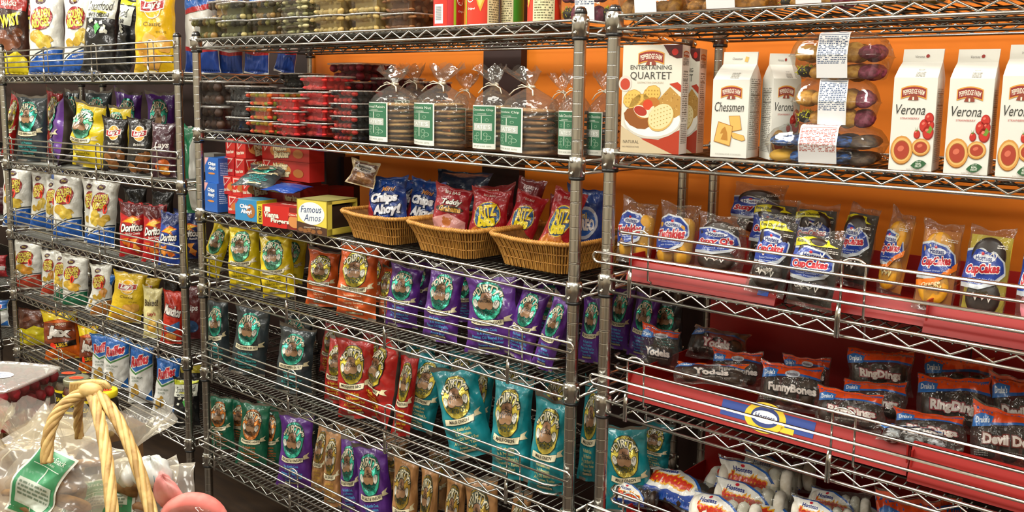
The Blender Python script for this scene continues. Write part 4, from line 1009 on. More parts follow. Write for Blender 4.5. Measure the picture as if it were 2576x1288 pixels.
@kind
def cupcakes(seed, cake='#2a1d16', cake2='#38281f', flav='Chocolate', extra=1, fc='#e8e2d8', cardc='#3a342e', name='CupCakes', sw='#e8e2d8'):
    w, h = 4.4, 7.4; parts = []
    if cardc:
        b = MB(); b.box(-1.95, 1.95, .25, .33, .4, 6.7, card(cardc)); parts.append(('tray_card', b.mesh('tray_card', False), []))
    for z in (1.95, 5.1):
        c = MB(); c.lathe([(0, -.75), (1.3, -.72), (1.42, -.4), (1.45, .1), (1.4, .35), (1.0, .5), (0, .55)], food(cake, cake2, 50, .4, .25), 20, cap=False)
        c.V[-1] = c.V[-1]@np.array(Matrix.Rotation(math.pi/2, 3, 'X')).T*np.array([1.12, 1, 1])+np.array([0, -.35, z]); 
        R_ = [(-.9+.26*i+.12*math.sin(i*2.6), -.93-.02, z+.28*math.cos(i*2.6)) for i in range(8)]
        c.tube(R_, .1, plastic(sw, .5), 5); parts.append(('cake', c.mesh('cake'), []))
    F, mb = wrapper(w, h, 2.2, seed); parts.append(('clear_wrapper', mb.mesh('clear_wrapper'), []))
    L = MB(); P = PR(L, F, film, .26, .07, .022)
    P.poly([(-2.1, 2.6), (-.3, 2.5), (1.2, 3.0), (1.9, 3.8), (1.75, 4.8), (.9, 5.45), (-.8, 5.75), (-2.1, 5.5)], '#b9bfc4', 0)
    P.poly([(-2.1, 2.95), (-.3, 2.85), (1.0, 3.25), (1.75, 3.95), (1.6, 4.75), (.8, 5.3), (-.8, 5.58), (-2.1, 5.3)], '#1b3a90', 1)
    hostess_logo(P, -.25, 4.0, 1.15, name, ['Frosted '+('Chocolate' if flav == 'Chocolate' else flav)+' Cake', 'with Creamy Filling'])
    if extra: P.poly([(-2.1, 5.5), (-1, 5.85), (.3, 5.85), (1.9, 5.9), (1.2, 6.15), (1.0, 6.5), (-.6, 6.65), (-2.1, 6.25)], '#cfc61c', 2); P.text('Extra Chocolaty!', -.5, 6.15, 2.8, .36, '#1c1a0e', 3, 3, shear=.2, bold=.03)
    if flav:
        if flav == 'Orange': P.poly([(-2.1, 1.9), (0, 2.2), (2.0, 3.6), (2.0, 4.2), (0, 2.7), (-2.1, 2.4)], '#e0731a', 1.5)
        P.text(flav, -.4, 2.2, 2.0, .4, fc, 3, 12, shear=.2, bold=.02)
    P.fine(.9, 1.9, 6.0 if not extra else 5.6, 2, .16, '#d8d4cc', 3, 4)
    parts.append(('label', L.mesh('label'), [])); return w, h, parts
@kind
def drakes(seed, name='RingDings', sub='', cake='#2a1e1a', nc='#8e3a40', cream='#2d2622', w=7.2, h=4.2, top='#d2491a', host=0, n=3):
    parts = []
    for i in range(n):
        x = (i-(n-1)/2)*w*.29; c = MB()
        c.tube([(x, 0, .45), (x, 0, .7), (x, 0, 1.2), (x, 0, 2.6), (x, 0, 2.9)], [.4, .75, .9, .85, .4], food(cake, '#3c2c24', 50, .35, .3), 12)
        parts.append(('cake', c.mesh('cake'), []))
    F, mb = wrapper(w, h, 2.7, seed); parts.append(('clear_wrapper', mb.mesh('clear_wrapper'), []))
    L = MB(); P = PR(L, F, film, .26, .07, .022)
    xs = np.linspace(-w/2+.1, w/2-.1, 11)
    P.poly([(x, h-1.25+.12*math.sin(x*1.1)) for x in xs]+[(x, h-.12) for x in xs[::-1]], '#2a5aa0', .5)
    P.poly([(x, h-1.05+.12*math.sin(x*1.1)) for x in xs]+[(x, h-.1) for x in xs[::-1]], top, 1)
    P.poly([(-w/2+.15, h-1.6), (-w/2+2.0, h-1.45), (-w/2+2.2, h-.75), (-w/2+.9, h-.6), (-w/2+.15, h-.85)], '#2f6cb4', 2); P.text("Drake's", -w/2+1.15, h-1.05, 1.4, .42, '#d8e4ee', 3, 3, bold=.03)
    if host: P.ell(.4, h-1.0, .9, .34, '#b9bfc8', 2); P.text('Hostess', .4, h-1.0, 1.3, .34, '#3a2030', 3)
    P.text(name, .35, h*.42, min(w*.72, .52*len(name)), .85, '#d8cfc8', 3, 0, bold=.05, out=nc, ow=.14)
    P.text('CREME FILLED DEVILS FOOD CAKES', .4, h*.42-.75, w*.5, .14, '#a8a098', 3)
    P.fine(-w/2+.4, -w/2+1.8, 1.0, 3, .15, '#8f8a84', 3, seed)
    parts.append(('label', L.mesh('label'), [])); return w, h, parts
@kind
def donettes(seed, dark=0, w=8.5, h=4.4):
    parts = []; m = food('#2c1f18', '#3a2a20', 50, .35, .2) if dark else food('#dcd6c6', '#e6e1d4', 60, .9, .4)
    n = 6
    for i in range(n):
        x = -w/2+1.0+i*(w-2.0)/(n-1); c = MB()
        pts = [(x, .95*math.cos(t), 1.95+1.15*math.sin(t)) for t in np.linspace(0, 2*math.pi, 15)[:-1]]
        c.tube(pts, .6, m, 8, closed=True); parts.append(('donut', c.mesh('donut'), []))
    F, mb = wrapper(w, h, 3.5, seed, amp=1.2); parts.append(('clear_wrapper', mb.mesh('clear_wrapper'), []))
    L = MB(); P = PR(L, F, film, .26, .07, .022)
    P.poly([(-w/2+.1, .3), (2.4, .3), (2.2, 1.4), (1.2, 2.7), (-.6, 3.7), (-w/2+.1, 4.15)], '#2b5fae', 0)
    P.poly([(-w/2+.1, .45), (2.1, .45), (1.9, 1.35), (1.0, 2.5), (-.7, 3.5), (-w/2+.1, 4.0)], '#e4e3dc', 1)
    P.poly([(-w/2+.1, .3), (2.4, .3), (2.3, 1.0), (.6, .55), (-w/2+.1, .9)], '#20479e', 2)
    P.text('Hostess', -1.6, 2.75, 2.2, .55, '#23307a', 3, -8, bold=.03); P.ell(-1.5, 3.25, .24, .2, '#c42636', 3, 0)
    P.text('donettes', -1.1, 1.7, 4.6, 1.05, '#c8321c', 3, -8, bold=.06, out='#e6a51e', ow=.15)
    parts.append(('label', L.mesh('label'), [])); return w, h, parts

# ---------------------------------------------------------------- placing things
def proj(P):
    d = np.asarray(P, float)-CAM; z = d@_fw
    return np.array([CXP+F_PX*(d@_r2)/z, CYP-F_PX*(d@_u2)/z])
def ray_y(px, py, Y):
    d = _fw+(px-CXP)/F_PX*_r2-(py-CYP)/F_PX*_u2
    return CAM+d*(Y-CAM[1])/d[1]
def rot3(yaw, tilt, roll):
    return np.array(Matrix.Rotation(math.radians(yaw), 3, 'Z') @ Matrix.Rotation(-math.radians(tilt), 3, 'X') @ Matrix.Rotation(math.radians(roll), 3, 'Y'))
def solve(pl, pr, pt, Y, zf, yaw, tilt, roll):
    """width, height and x of a package whose picture spans pl..pr and reaches up to pt"""
    Rm = rot3(yaw, tilt, roll); X = ray_y((pl+pr)/2, 600, Y)[0]; w, h = 5., 8.
    def f(v):
        X, w, h = v; z = zf(X); o = np.array([X, Y, z])
        c = [proj(o+Rm@np.array(q)) for q in ((-w/2, 0, 0), (w/2, 0, 0), (-w/2, 0, h), (w/2, 0, h))]
        xs = [p[0] for p in c]; return np.array([min(xs)-pl, max(xs)-pr, (c[2][1]+c[3][1])/2-pt])
    v = np.array([X, w, h])
    for _ in range(25):
        r = f(v); J = np.stack([(f(v+np.eye(3)[k]*.01)-r)/.01 for k in range(3)], 1)
        st = np.linalg.lstsq(J, -r, rcond=None)[0]; v = v+np.clip(st, -6, 6)
        v[1] = min(max(v[1], .8), 16); v[2] = min(max(v[2], .8), 20)
    return v
_PROTO = {}; THINGS = []
def proto(k, var, **a):
    key = (k, var, repr(sorted(a.items(), key=lambda q: q[0])))
    if key not in _PROTO: _PROTO[key] = KINDS[k](var, **a)
    return _PROTO[key]
WHERE = {'L': 'left rack', 'M': 'middle rack', 'R': 'right rack', 'X': 'far left rack'}
NTH = ['top', 'second', 'third', 'fourth', 'fifth', 'sixth']
def make(pr, name, X, Y, z, yaw=0, tilt=0, roll=0, sc=(1, 1, 1), desc='', cat='', where='', group=None, label=None):
    w, h, parts = pr
    if len(parts) == 1 and not parts[0][0]: root = link(name, parts[0][1])
    else:
        root = link(name, None)
        for (pn, me, sub) in parts:
            q = link(pn, me, root)
            if pn == 'contents': q['kind'] = 'stuff'
            for (sn, sm) in sub: link(sn, sm, q)
    Rm = Matrix(rot3(yaw, tilt, roll).tolist()).to_4x4()
    root.rotation_euler = Rm.to_euler(); root.location = wv(X, Y, z); root.scale = sc
    root['category'] = cat
    THINGS.append((root, desc, where, X, Y, z, label, group))
    return root
def put(rk, sh, k, pl, pr, pt, Y=2.6, var=1, yaw=0, tilt=6, roll=0, z=None, name='chip_bag', desc='', cat='chip bag', dz=0., where=None, uni=0, a=None, P=None, fixed=None, label=None, group=None):
    """shelf sh (0 = top) of rack rk; pl, pr, pt = left, right and top in the photo"""
    p = P or proto(k, var, **(a or {}))
    zf = (lambda X: z) if z is not None else (lambda X: ztop(rk, sh, X)+.14+dz)
    X, w, h = solve(pl, pr, pt, Y, zf, yaw, tilt, roll)
    if z is None and (rk in 'LX' or (rk == 'M' and sh > 2)) and not uni:     # keep clear of the wire ledge in front
        ym = .47*w*abs(math.sin(math.radians(yaw)))+.75
        if Y < ym: Y = ym; X, w, h = solve(pl, pr, pt, Y, zf, yaw, tilt, roll)
    sx, sz = w/p[0], h/p[1]
    sx = min(max(sx, .35), 2.2); sz = min(max(sz, .35), 2.2)
    if fixed: sx = sz = fixed
    lift = 0
    if uni: lift = (h-sx*uni*p[1])*math.cos(math.radians(tilt)); sz = sx*uni
    sy = (sx*sz)**.5; sy = min(sy, 1.25)
    zz = zf(X)+abs(math.sin(math.radians(roll)))*w/2*(not uni)+max(lift, 0)
    wh = where if where is not None else ('on %s %s shelf' % (WHERE[rk], NTH[sh]))
    return make(p, name, X, Y, zz, yaw, tilt, roll, (sx, sy, sz), desc, cat, wh, group, label)
ORD = ['leftmost', 'second from left', 'third from left', 'fourth from left', 'fifth from left', 'sixth from left', 'seventh from left', 'eighth from left', 'ninth from left', 'tenth from left', 'eleventh from left', 'twelfth from left', 'thirteenth from left']
def finish_labels():
    groups = {}
    for t in THINGS: groups.setdefault((t[1], t[2]), []).append(t)
    for (d, wh), L in groups.items():
        L.sort(key=lambda t: proj((t[3], t[4], t[5]))[0])
        for i, t in enumerate(L):
            o = t[0]
            if t[6]: o['label'] = t[6]
            else:
                s = (d+' '+wh).strip()
                if len(L) > 1:
                    q = ORD[i] if i < len(L)-1 else 'rightmost'
                    s += ', '+q+(' of %s' % ['', '', 'two', 'three', 'four', 'five', 'six', 'seven', 'eight', 'nine', 'ten', 'eleven', 'twelve', 'thirteen'][len(L)] if len(L) < 14 else '')
                o['label'] = s
                if len(s.split()) > 16: print('LONG LABEL', len(s.split()), s)
            if len(L) > 1 or t[7]: o['group'] = t[7] or (d+'s '+wh).replace(',', '')

# ================================================================ MIDDLE RACK
TEAL, GOLD, COPPER = '#2fae92', '#c9b545', '#c9772c'
def dk(col, fo, txt, ban, **k): return dict(col=col, fo=fo, txt=txt, ban=ban, **k)
YEL = dk('#d9bf12', '#5fb48e', '#5a5410', 'CRACKED PEPPER', dark='#1f4a34')
ORA = dk('#c9551c', '#c9b83e', '#e3c9a2', 'SWEET POTATO CHIPS', lines=['Homestyle Cook', 'Sweet Potatoes', 'Lightly Sweet &', 'Sea Salt'])
PUR = dk('#54257c', TEAL, '#4a9fd0', 'SEA SALT & VINEGAR')
GRY = dk('#2c3538', TEAL, '#2f9c98', 'CRACKED PEPPER & SEA SALT')
RED = dk('#a31a16', '#b8a428', '#d0b428', 'MESQUITE BBQ')
TEA = dk('#0f7f88', GOLD, '#c4bd7c', 'MAUI ONION')
GRN = dk('#135c42', COPPER, '#b8622c', 'JALAPENO HEAT')
TAN = dk('#a8794a', '#a8892e', '#c49a3e', 'SEA SALTED')
def D(sh, c, pl, pr, pt, **k):
    nm = {id(YEL): 'yellow kettle chip bag', id(ORA): 'orange sweet potato chip bag', id(PUR): 'purple kettle chip bag', id(GRY): 'dark grey kettle chip bag', id(RED): 'red kettle chip bag', id(TEA): 'teal kettle chip bag', id(GRN): 'green kettle chip bag', id(TAN): 'tan kettle chip bag'}[id(c)]
    k.setdefault('var', 1+(int(pl) % 3)); vw = math.degrees(.7184+math.atan((CXP-(pl+pr)/2)/F_PX))
    k['yaw'] = max(6, vw-28)+(k.get('yaw', 18)-18)*(1 if k.get('yaw', 18) > 0 else 1)*.6 if k.get('yaw', 18) > 0 else k['yaw']
    k.setdefault('roll', random.Random(int(pl)*7+sh).uniform(-5, 7)); k['Y'] = max(1.25, k.get('Y', 2.6)-.9)
    k.setdefault('name', 'kettle_chip_bag')
    d = k.pop('d', '')
    put('M', sh, 'dirty', pl, pr, pt, a=c, desc=(d+' ' if d else '')+nm, **k)
# fourth shelf (index 3)
D(3, YEL, 500, 592, 572, Y=3.2, roll=20, yaw=10, tilt=2, var=1)
D(3, YEL, 572, 660, 566, Y=2.4, yaw=15)
D(3, YEL, 648, 748, 590, Y=1.8, yaw=18, roll=-6, var=3)
D(3, YEL, 700, 775, 600, Y=8.5, d='back row', yaw=10)
D(3, ORA, 768, 860, 628, Y=3.8, yaw=22, roll=2)
D(3, ORA, 842, 962, 614, Y=2.0, yaw=28, tilt=4)
D(3, ORA, 950, 1002, 668, Y=5.0, yaw=8)
D(3, PUR, 966, 1070, 668, Y=3.6, yaw=20, roll=5)
D(3, PUR, 1058, 1176, 672, Y=2.2, yaw=24, tilt=5)
D(3, PUR, 1168, 1300, 690, Y=2.6, yaw=20, roll=-4, var=2)
D(3, PUR, 1262, 1392, 728, Y=3.0, yaw=24, roll=12, var=3, tilt=12)
D(3, PUR, 1335, 1448, 752, Y=1.8, yaw=22, roll=14, var=1, tilt=12)
for i, (a, b, t) in enumerate(((905, 985, 640), (1010, 1100, 655), (1120, 1210, 672), (1230, 1330, 690), (1340, 1440, 700))): D(3, PUR if i else ORA, a, b, t, Y=9.5, yaw=12, d='back row')
D(3, PUR, 1455, 1555, 742, Y=4.0, yaw=20, roll=6, var=2, where='on middle rack fourth shelf right of the post') if 0 else None
# fifth shelf
D(4, GRY, 522, 580, 752, Y=3.0, yaw=12)
D(4, GRY, 574, 684, 770, Y=2.2, yaw=18, roll=4, tilt=8)
D(4, GRY, 690, 800, 822, Y=2.4, yaw=22, roll=2, tilt=10)
D(4, RED, 812, 892, 850, Y=4.0, yaw=14, roll=3)
D(4, RED, 846, 950, 848, Y=2.4, yaw=22, roll=-4)
D(4, RED, 935, 1008, 868, Y=3.6, yaw=-24, roll=8)
D(4, RED, 985, 1054, 890, Y=2.4, yaw=20, roll=5, var=2)
D(4, TEA, 1004, 1140, 900, Y=4.2, yaw=24, roll=13)
D(4, TEA, 1086, 1250, 940, Y=2.4, yaw=26, roll=-19, tilt=12)
D(4, TEA, 1176, 1250, 918, Y=6.2, yaw=20, d='partly hidden')
D(4, TEA, 1232, 1348, 950, Y=2.4, yaw=18, roll=-2)
D(4, TEA, 1326, 1444, 1000, Y=1.9, yaw=24, roll=2)
for i, (a, b, t) in enumerate(((600, 680, 765), (700, 790, 790), (800, 880, 815), (900, 980, 835), (1010, 1100, 860), (1120, 1210, 880), (1240, 1330, 905), (1360, 1450, 930))): D(4, (GRY, GRY, RED, RED, TEA, TEA, TEA, TEA)[i], a, b, t, Y=9.8, yaw=12, d='back row')
# sixth shelf
D(5, GRN, 528, 592, 995, Y=3.0, yaw=8)
D(5, GRN, 576, 640, 1006, Y=5.5, yaw=10, d='partly hidden')
D(5, GRN, 592, 682, 1012, Y=2.2, yaw=18, roll=3)
D(5, GRN, 664, 708, 1028, Y=4.8, yaw=10, d='narrow')
D(5, PUR, 694, 790, 1040, Y=2.2, yaw=22, roll=1)
D(5, TAN, 782, 836, 1066, Y=4.0, yaw=12)
D(5, TAN, 812, 866, 1080, Y=2.8, yaw=14)
D(5, PUR, 854, 914, 1100, Y=3.4, yaw=16, roll=-4)
D(5, PUR, 886, 992, 1120, Y=1.9, yaw=24, roll=-7, tilt=4)
D(5, TAN, 984, 1058, 1145, Y=2.4, yaw=18)
D(5, TAN, 1048, 1106, 1168, Y=2.8, yaw=10)
D(5, TAN, 1110, 1178, 1190, Y=2.4, yaw=20)
D(5, TAN, 1166, 1256, 1196, Y=2.4, yaw=22, var=2)
D(5, TAN, 1256, 1340, 1228, Y=2.6, yaw=20)
for i, (a, b, t) in enumerate(((640, 700, 1010), (730, 800, 1035), (840, 920, 1065), (950, 1030, 1100), (1060, 1140, 1130))): D(5, (GRN, GRY, TAN, TAN, TAN)[i], a, b, t, Y=10.2, yaw=12, d='back row')

# second shelf: tubs and cookie bags
def tubs(pl, pr, ptop, n, Y, desc, a, var=1, h=None, k='M', sh=1, yaw=0, cat='candy tub', name='candy_tub', z0=None, top_only_lab=None):
    p = proto('tub', var, **a); zf = lambda X: ztop(k, sh, X)+.06 if z0 is None else z0
    X, w, H = solve(pl, pr, ptop, Y, zf, yaw, 0, 0)
    sx = w/p[0]; sz = H/n/p[1]; z = zf(X); wh = 'on %s %s shelf' % (WHERE[k], NTH[sh])
    pos = {1: ['']}; names = {1: [''], 2: ['bottom', 'top'], 3: ['bottom', 'middle', 'top'], 4: ['bottom', 'second lowest', 'second highest', 'top'], 5: ['bottom', 'second lowest', 'middle', 'second highest', 'top']}[n]
    for i in range(n):
        R = random.Random(var*17+i)
        make(p, name, X+R.uniform(-.08, .08), Y, z+.12+i*H/n, yaw+R.uniform(-2, 2), 0, 0, (sx*.91, sx*.88, sz*.95), '', cat, wh, 'stack of %ss' % desc, label=((names[i]+' ') if n > 1 else '')+desc+' '+wh)
    return X, z+H
CH = dict(cols=('#3a2416', '#442a1a'), r=.52, h=2.3)
tubs(530, 602, 203, 2, 3.4, 'clear tub of round chocolate balls', CH, 1)
tubs(545, 618, 306, 1, 1.0, 'low clear tub of chocolate pieces in front', dict(cols=('#2a1a12',), r=.3, h=1.3), 2, z0=None) if 0 else None
tubs(602, 664, 216, 3, 3.0, 'clear tub of dark licorice', dict(cols=('#181416', '#241c1c'), r=.34, dims=(1.6, .7, .6)), 3)
tubs(655, 726, 233, 3, 2.6, 'clear tub of colourful gummy bears', dict(cols=('#c9421a', '#c9a11a', '#9aa01e', '#d86a1a'), r=.36, dims=(1.2, .7, .8)), 4)
tubs(720, 790, 247, 3, 2.2, 'clear tub of bright red gummies', dict(cols=('#d8231c', '#c91a1a'), r=.4, dims=(1.3, .7, .6)), 5)
tubs(786, 860, 192, 4, 3.4, 'clear tub of red candy slices', dict(cols=('#cf1c1c', '#d62a20'), r=.44, dims=(1.3, .8, .5)), 6)
tubs(862, 934, 229, 4, 2.2, 'clear tub of black and red berries', dict(cols=('#1c1414', '#1c1414', '#a8281e'), r=.42), 7)
tubs(735, 800, 185, 4, 9.5, 'clear tub of dark candy behind', dict(cols=('#1f1a16',), r=.4), 8)
tubs(866, 956, 160, 4, 9.5, 'clear tub of maroon jelly candy behind', dict(cols=('#7a1424', '#86182a'), r=.45), 9)
tubs(962, 1040, 196, 3, 11, 'clear tub of dark red jelly candy behind', dict(cols=('#6a1020', '#701424'), r=.45), 10)
tubs(1044, 1112, 205, 3, 11, 'clear tub of deep red jelly candy behind', dict(cols=('#5a0e1c', '#641020'), r=.45), 11)
tubs(560, 640, 206, 3, 9.5, 'clear tub of brown nuts behind', dict(cols=('#3a2a1c',), r=.4), 12)
def T(pl, pr, pt, Y, text, var, **k):
    a = dict(text=text); a.update(k.pop('a', {}))
    put('M', 1, 'tates', pl, pr, pt, Y=Y, var=var, tilt=0, a=a, name='cookie_bag', cat='cookie bag', **k)
RAI = dict(cookc=('#b08a54', '#86623a')); DKC = dict(cookc=('#4a3424', '#33241a'))
T(940, 1052, 170, 2.4, 'Oatmeal Raisin', 1, yaw=-14, a=RAI, desc='tied clear bag of raisin cookies')
T(1012, 1082, 165, 7.0, 'Oatmeal Raisin', 2, yaw=-6, a=RAI, desc='half hidden clear cookie bag behind the raisin cookies')
T(1056, 1172, 165, 2.0, 'Macadamia Nut', 3, yaw=-16, a=RAI, desc='tied clear bag of nut cookies with white ribbon')
T(1140, 1208, 190, 6.0, 'Macadamia Nut', 4, yaw=10, a=RAI, desc='half hidden clear cookie bag behind the nut cookies')
T(1196, 1296, 168, 2.6, 'Chocolate Chip', 5, yaw=10, a=RAI, desc='clear bag of chocolate chip cookies, label in front')
T(1284, 1390, 172, 2.2, 'Chocolate Chip', 6, yaw=-20, desc='clear bag of chocolate chip cookies, label turned left')
T(1384, 1450, 190, 5.4, 'Chocolate Chip', 7, yaw=0, a=DKC, desc='clear bag of dark cookies')
T(1410, 1486, 180, 2.6, 'Double Chocolate', 8, yaw=6, a=DKC, desc='clear bag of dark cookies')
T(1486, 1560, 185, 4.4, 'Double Chocolate', 9, yaw=-4, a=DKC, desc='clear bag of dark cookies', where='behind the gap between middle and right racks')

# third shelf: cartons
def BX(pl, pr, pt, Y, k='redbox', a=None, yaw=0, desc='', z=None, tilt=0, fixed=None, sc=None, var=1, roll=0, name='cookie_box', dims=None):
    p = proto(k, var, **(a or {}))
    zf = (lambda X: z) if z is not None else (lambda X: ztop('M', 2, X)+.2)
    X, w, h = solve(pl, pr, pt, Y, zf, yaw, 0, 0)
    make(p, name, X, Y+0, zf(X), yaw, tilt, roll, (w/p[0], 1, h/p[1]), desc, 'cookie box', 'on middle rack third shelf')
    return X, zf(X)+h
zs = ztop('M', 2, 8)+.2
NB = dict(w=2.3, d=9.0, h=2.6)
# rows of red cartons, bottom to top; ends face the aisle
def redcol(X, z, h, Y, d, side, w, desc, yaw=0):
    p = proto('redbox', int(X*10) % 3, w=w, d=d, h=h, side=side)
    make(p, 'cookie_box', X, Y, z, yaw, 0, 0, (1, 1, 1), desc, 'cookie box', 'on middle rack third shelf')
hh = 2.25
for r, (xs, d, y0) in enumerate((((5.9, 8.0), 4.4, 3.0), ((4.4, 6.6, 8.8), 5.0, 3.5), ((3.9, 6.2), 7.0, 5.2), ((3.9, 6.2), 7.0, 5.4))):
    for i, X in enumerate(xs):
        redcol(X, zs+r*hh, hh-.03, y0, d, 'Nutter Butter', 2.05, 'red peanut cookie carton, '+('bottom', 'second', 'third', 'top')[r]+' row,')
# long cartons lying along the shelf with their broad side to the aisle
for r in (2, 3):
    p = proto('artbox', 60+r, w=9.4, d=2.1, h=hh-.03, col='#b3211b', top='#a01c18',
              f=[('e', -.9, 1.1, 2.1, .85, '#cf8a46'), ('p', [(-4.5, 2.1), (-2.9, 2.1), (-4.1, .9)], '#e2b8aa'), ('p', [(-4.3, 2.0), (-3.2, 2.0), (-4.05, 1.2)], '#b3201a'),
                 ('t', 'Nutter', -.9, 1.55, 2.8, .75, '#ead9ae', dict(b=.06, rot=4, out='#3c150c', ow=.1)), ('t', 'Butter', -.6, .72, 3.0, .75, '#ead9ae', dict(b=.06, rot=4, out='#3c150c', ow=.1)), ('e', 2.6, .9, 1.0, .5, '#b06a2e')])
    make(p, 'cookie_box', 12.9, 4.6, zs+r*hh, 0, 0, 0, (1, 1, 1), 'long red peanut cookie carton, '+('third', 'top')[r-2]+' row,', 'cookie box', 'on middle rack third shelf')
p = proto('artbox', 70, w=6.5, d=3.4, h=4.4, col='#8f1a17')      # plain carton supporting the long ones
make(p, 'cookie_box', 12.6, 4.8, zs, 0, 0, 0, (1, 1, 1), 'plain dark red carton under the long cartons', 'cookie box', 'on middle rack third shelf')
BLU = dict(w=3.0, d=4.4, h=3.2, col='#1d5cae', right='#1a4f98', top='#2a6cc0', f=[('p', [(-1.5, 3.2), (-.6, 3.2), (-1.5, 2.2)], '#d9a0a0'), ('t', 'Chips', .1, 2.4, 1.6, .5, '#dfe6f0', dict(b=.05, out='#0e2a60')), ('t', 'Ahoy!', .1, 1.85, 1.5, .5, '#dfe6f0', dict(b=.05, out='#0e2a60')), ('e', 0, 1.2, .8, .12, '#c9803a')], r=[('t', 'OREO', .6, 1.6, 2.0, .6, '#e6ebf4', dict(b=.05)), ('f', -1.9, -.6, 2.6, 8, .22, '#9fb4d8')])
make(proto('artbox', 71, **BLU), 'cookie_box', 2.35, 1.9, zs, 0, 0, 0, (.95, .85, 1.1), 'blue chocolate chip cookie carton at the bottom left', 'cookie box', 'on middle rack third shelf')
make(proto('artbox', 71, **BLU), 'cookie_box', 2.2, 2.1, zs+3.55, 4, 0, 0, (.9, .85, .95), 'blue cookie carton on top of another', 'cookie box', 'on middle rack third shelf')
make(proto('artbox', 72, w=1.7, d=3.2, h=2.4, col='#1b3f96', f=[('p', [(.1, 2.4), (.85, 2.4), (.85, 1.4)], '#d9a0a0'), ('t', 'OREO', .1, 1.2, 1.6, .55, '#e6ebf4', dict(b=.05, rot=90))]), 'cookie_box', 4.3, -.0+1.4, zs, 0, 0, 0, (.6, .8, 1), 'narrow dark blue sandwich cookie carton', 'cookie box', 'on middle rack third shelf') if 0 else None
BX(617, 672, 500, .4, 'artbox', dict(w=4.0, d=3.0, h=3.3, col='#3288bd', right='#c9b82e', top='#4aa0c8', f=[('p', [(-2, 3.3), (-1.3, 3.3), (-1.9, 2.5)], '#c03a3a'), ('e', .9, 1.6, .8, 1.1, '#a86a34'), ('t', 'Chips', -.1, 2.2, 1.9, .75, '#e4eaf2', dict(b=.06, out='#15407e')), ('t', 'Ahoy!', .1, 1.4, 1.9, .75, '#e4eaf2', dict(b=.06, out='#15407e'))]), 8, 'light blue chocolate chip cookie box', name='cookie_box')
BX(672, 688, 512, .3, 'artbox', dict(w=1.0, d=3.0, h=3.0, col='#d6c22c', f=[('t', '12 PACKS', 0, 1.5, 2.4, .45, '#1c1a10', dict(b=.04, rot=-90))]), 8, 'narrow yellow carton end printed 12 PACKS')
BX(686, 786, 516, .3, 'artbox', dict(w=6.0, d=3.0, h=3.4, col='#7e1c18', right='#6e1815', top='#a3221e', f=[('p', [(-3, 3.4), (1.2, 3.4), (.7, 0), (-3, 0)], '#c2211b'), ('p', [(-2.6, 3.1), (-1.8, 3.1), (-1.8, 2.3), (-2.6, 2.3)], '#e6e2d8'), ('e', 1.9, 1.3, .95, 1.0, '#cf8a4e'), ('p', [(.9, 2.6), (2.8, 2.6), (2.8, 2.0), (.9, 2.0)], '#c8382a'), ('t', 'Vienna', -1.6, 1.9, 2.2, .8, '#f0ead8', dict(b=.04, rot=0, out='#5a0c0a')), ('t', 'Fingers', -.3, 1.0, 2.7, .8, '#f0ead8', dict(b=.04, out='#5a0c0a')), ('t', 'Creme filled', 1.9, 2.3, 1.6, .3, '#ead8c0')], t=[('t', 'Vienna Fingers', 0, 0, 3.4, .8, '#e8c8b8', dict())]), 8, 'red vanilla sandwich cookie box')
BX(748, 792, 466, 5.2, 'artbox', dict(w=4.2, d=4.5, h=5.0, col='#a3201c', right='#8a1a18', f=[('p', [(-2.0, 4.9), (-1.0, 4.9), (-1.9, 3.8)], '#e2b8aa'), ('t', 'Nutter Butter', .1, 3.3, 3.4, .8, '#ead9ae', dict(b=.05, out='#3c150c'))]), 8, 'red peanut cookie box behind the yellow display box')
BX(800, 856, 470, 10.6, 'artbox', dict(w=4.8, d=4.5, h=5.0, col='#8c1c1a', top='#7a1a18', f=[('e', .9, 3.2, .8, .6, '#c9b82e'), ('t', '12', .9, 3.2, .7, .6, '#1c1a10')]), 4, 'dark red carton at the back with a yellow spot')
BX(786, 862, 498, 1.2, 'amosbox', None, 8, 'yellow open display box of chocolate chip cookies', name='cookie_display_box')
BX(770, 846, 378, 12.6, 'artbox', dict(w=6, d=3, h=8.6, col='#2c2c33', f=[('e', 0, 6.5, 2.3, 1.2, '#4a4d57'), ('t', 'Double', 0, 7.1, 2.8, .8, '#9aa0ac', dict(b=.03)), ('t', 'Chip', 0, 6.1, 2.2, .8, '#9aa0ac', dict(b=.03))]), 0, 'tall dark carton at the back')
BX(850, 886, 392, 14.6, 'artbox', dict(w=5, d=2.5, h=8.0, col='#2a1a16'), 0, 'tall brown carton at the back')
BX(528, 556, 385, 13, 'artbox', dict(w=5, d=2, h=8.0, col='#8c8a84'), 0, 'grey carton behind the blue cartons')
# loose bags on the cartons
X, Y_ = 16.3, 2.2
make(proto('dirty', 2, **GRY), 'kettle_chip_bag', 12.8, -1.0, zs+4.05, 30, 68, 0, (.85, .45, .62), '', 'chip bag', '', None, label='dark grey chip bag lying on top of the cookie boxes')
make(proto('plainbag', 4, col='#17408f'), 'cookie_bag', 16.8, -.4, zs+3.75, 14, 82, 0, (.7, .3, .34), '', 'cookie bag', '', None, label='blue bag tucked under the dark grey chip bag on the boxes')
put('M', 2, 'plainbag', 868, 952, 428, Y=2.8, var=5, yaw=22, tilt=14, roll=10, z=ztop('M', 2, 28)+5.1, a=amos_args(), name='cookie_bag', cat='cookie bag', label='brown chocolate chip cookie bag leaning on the yellow display box')

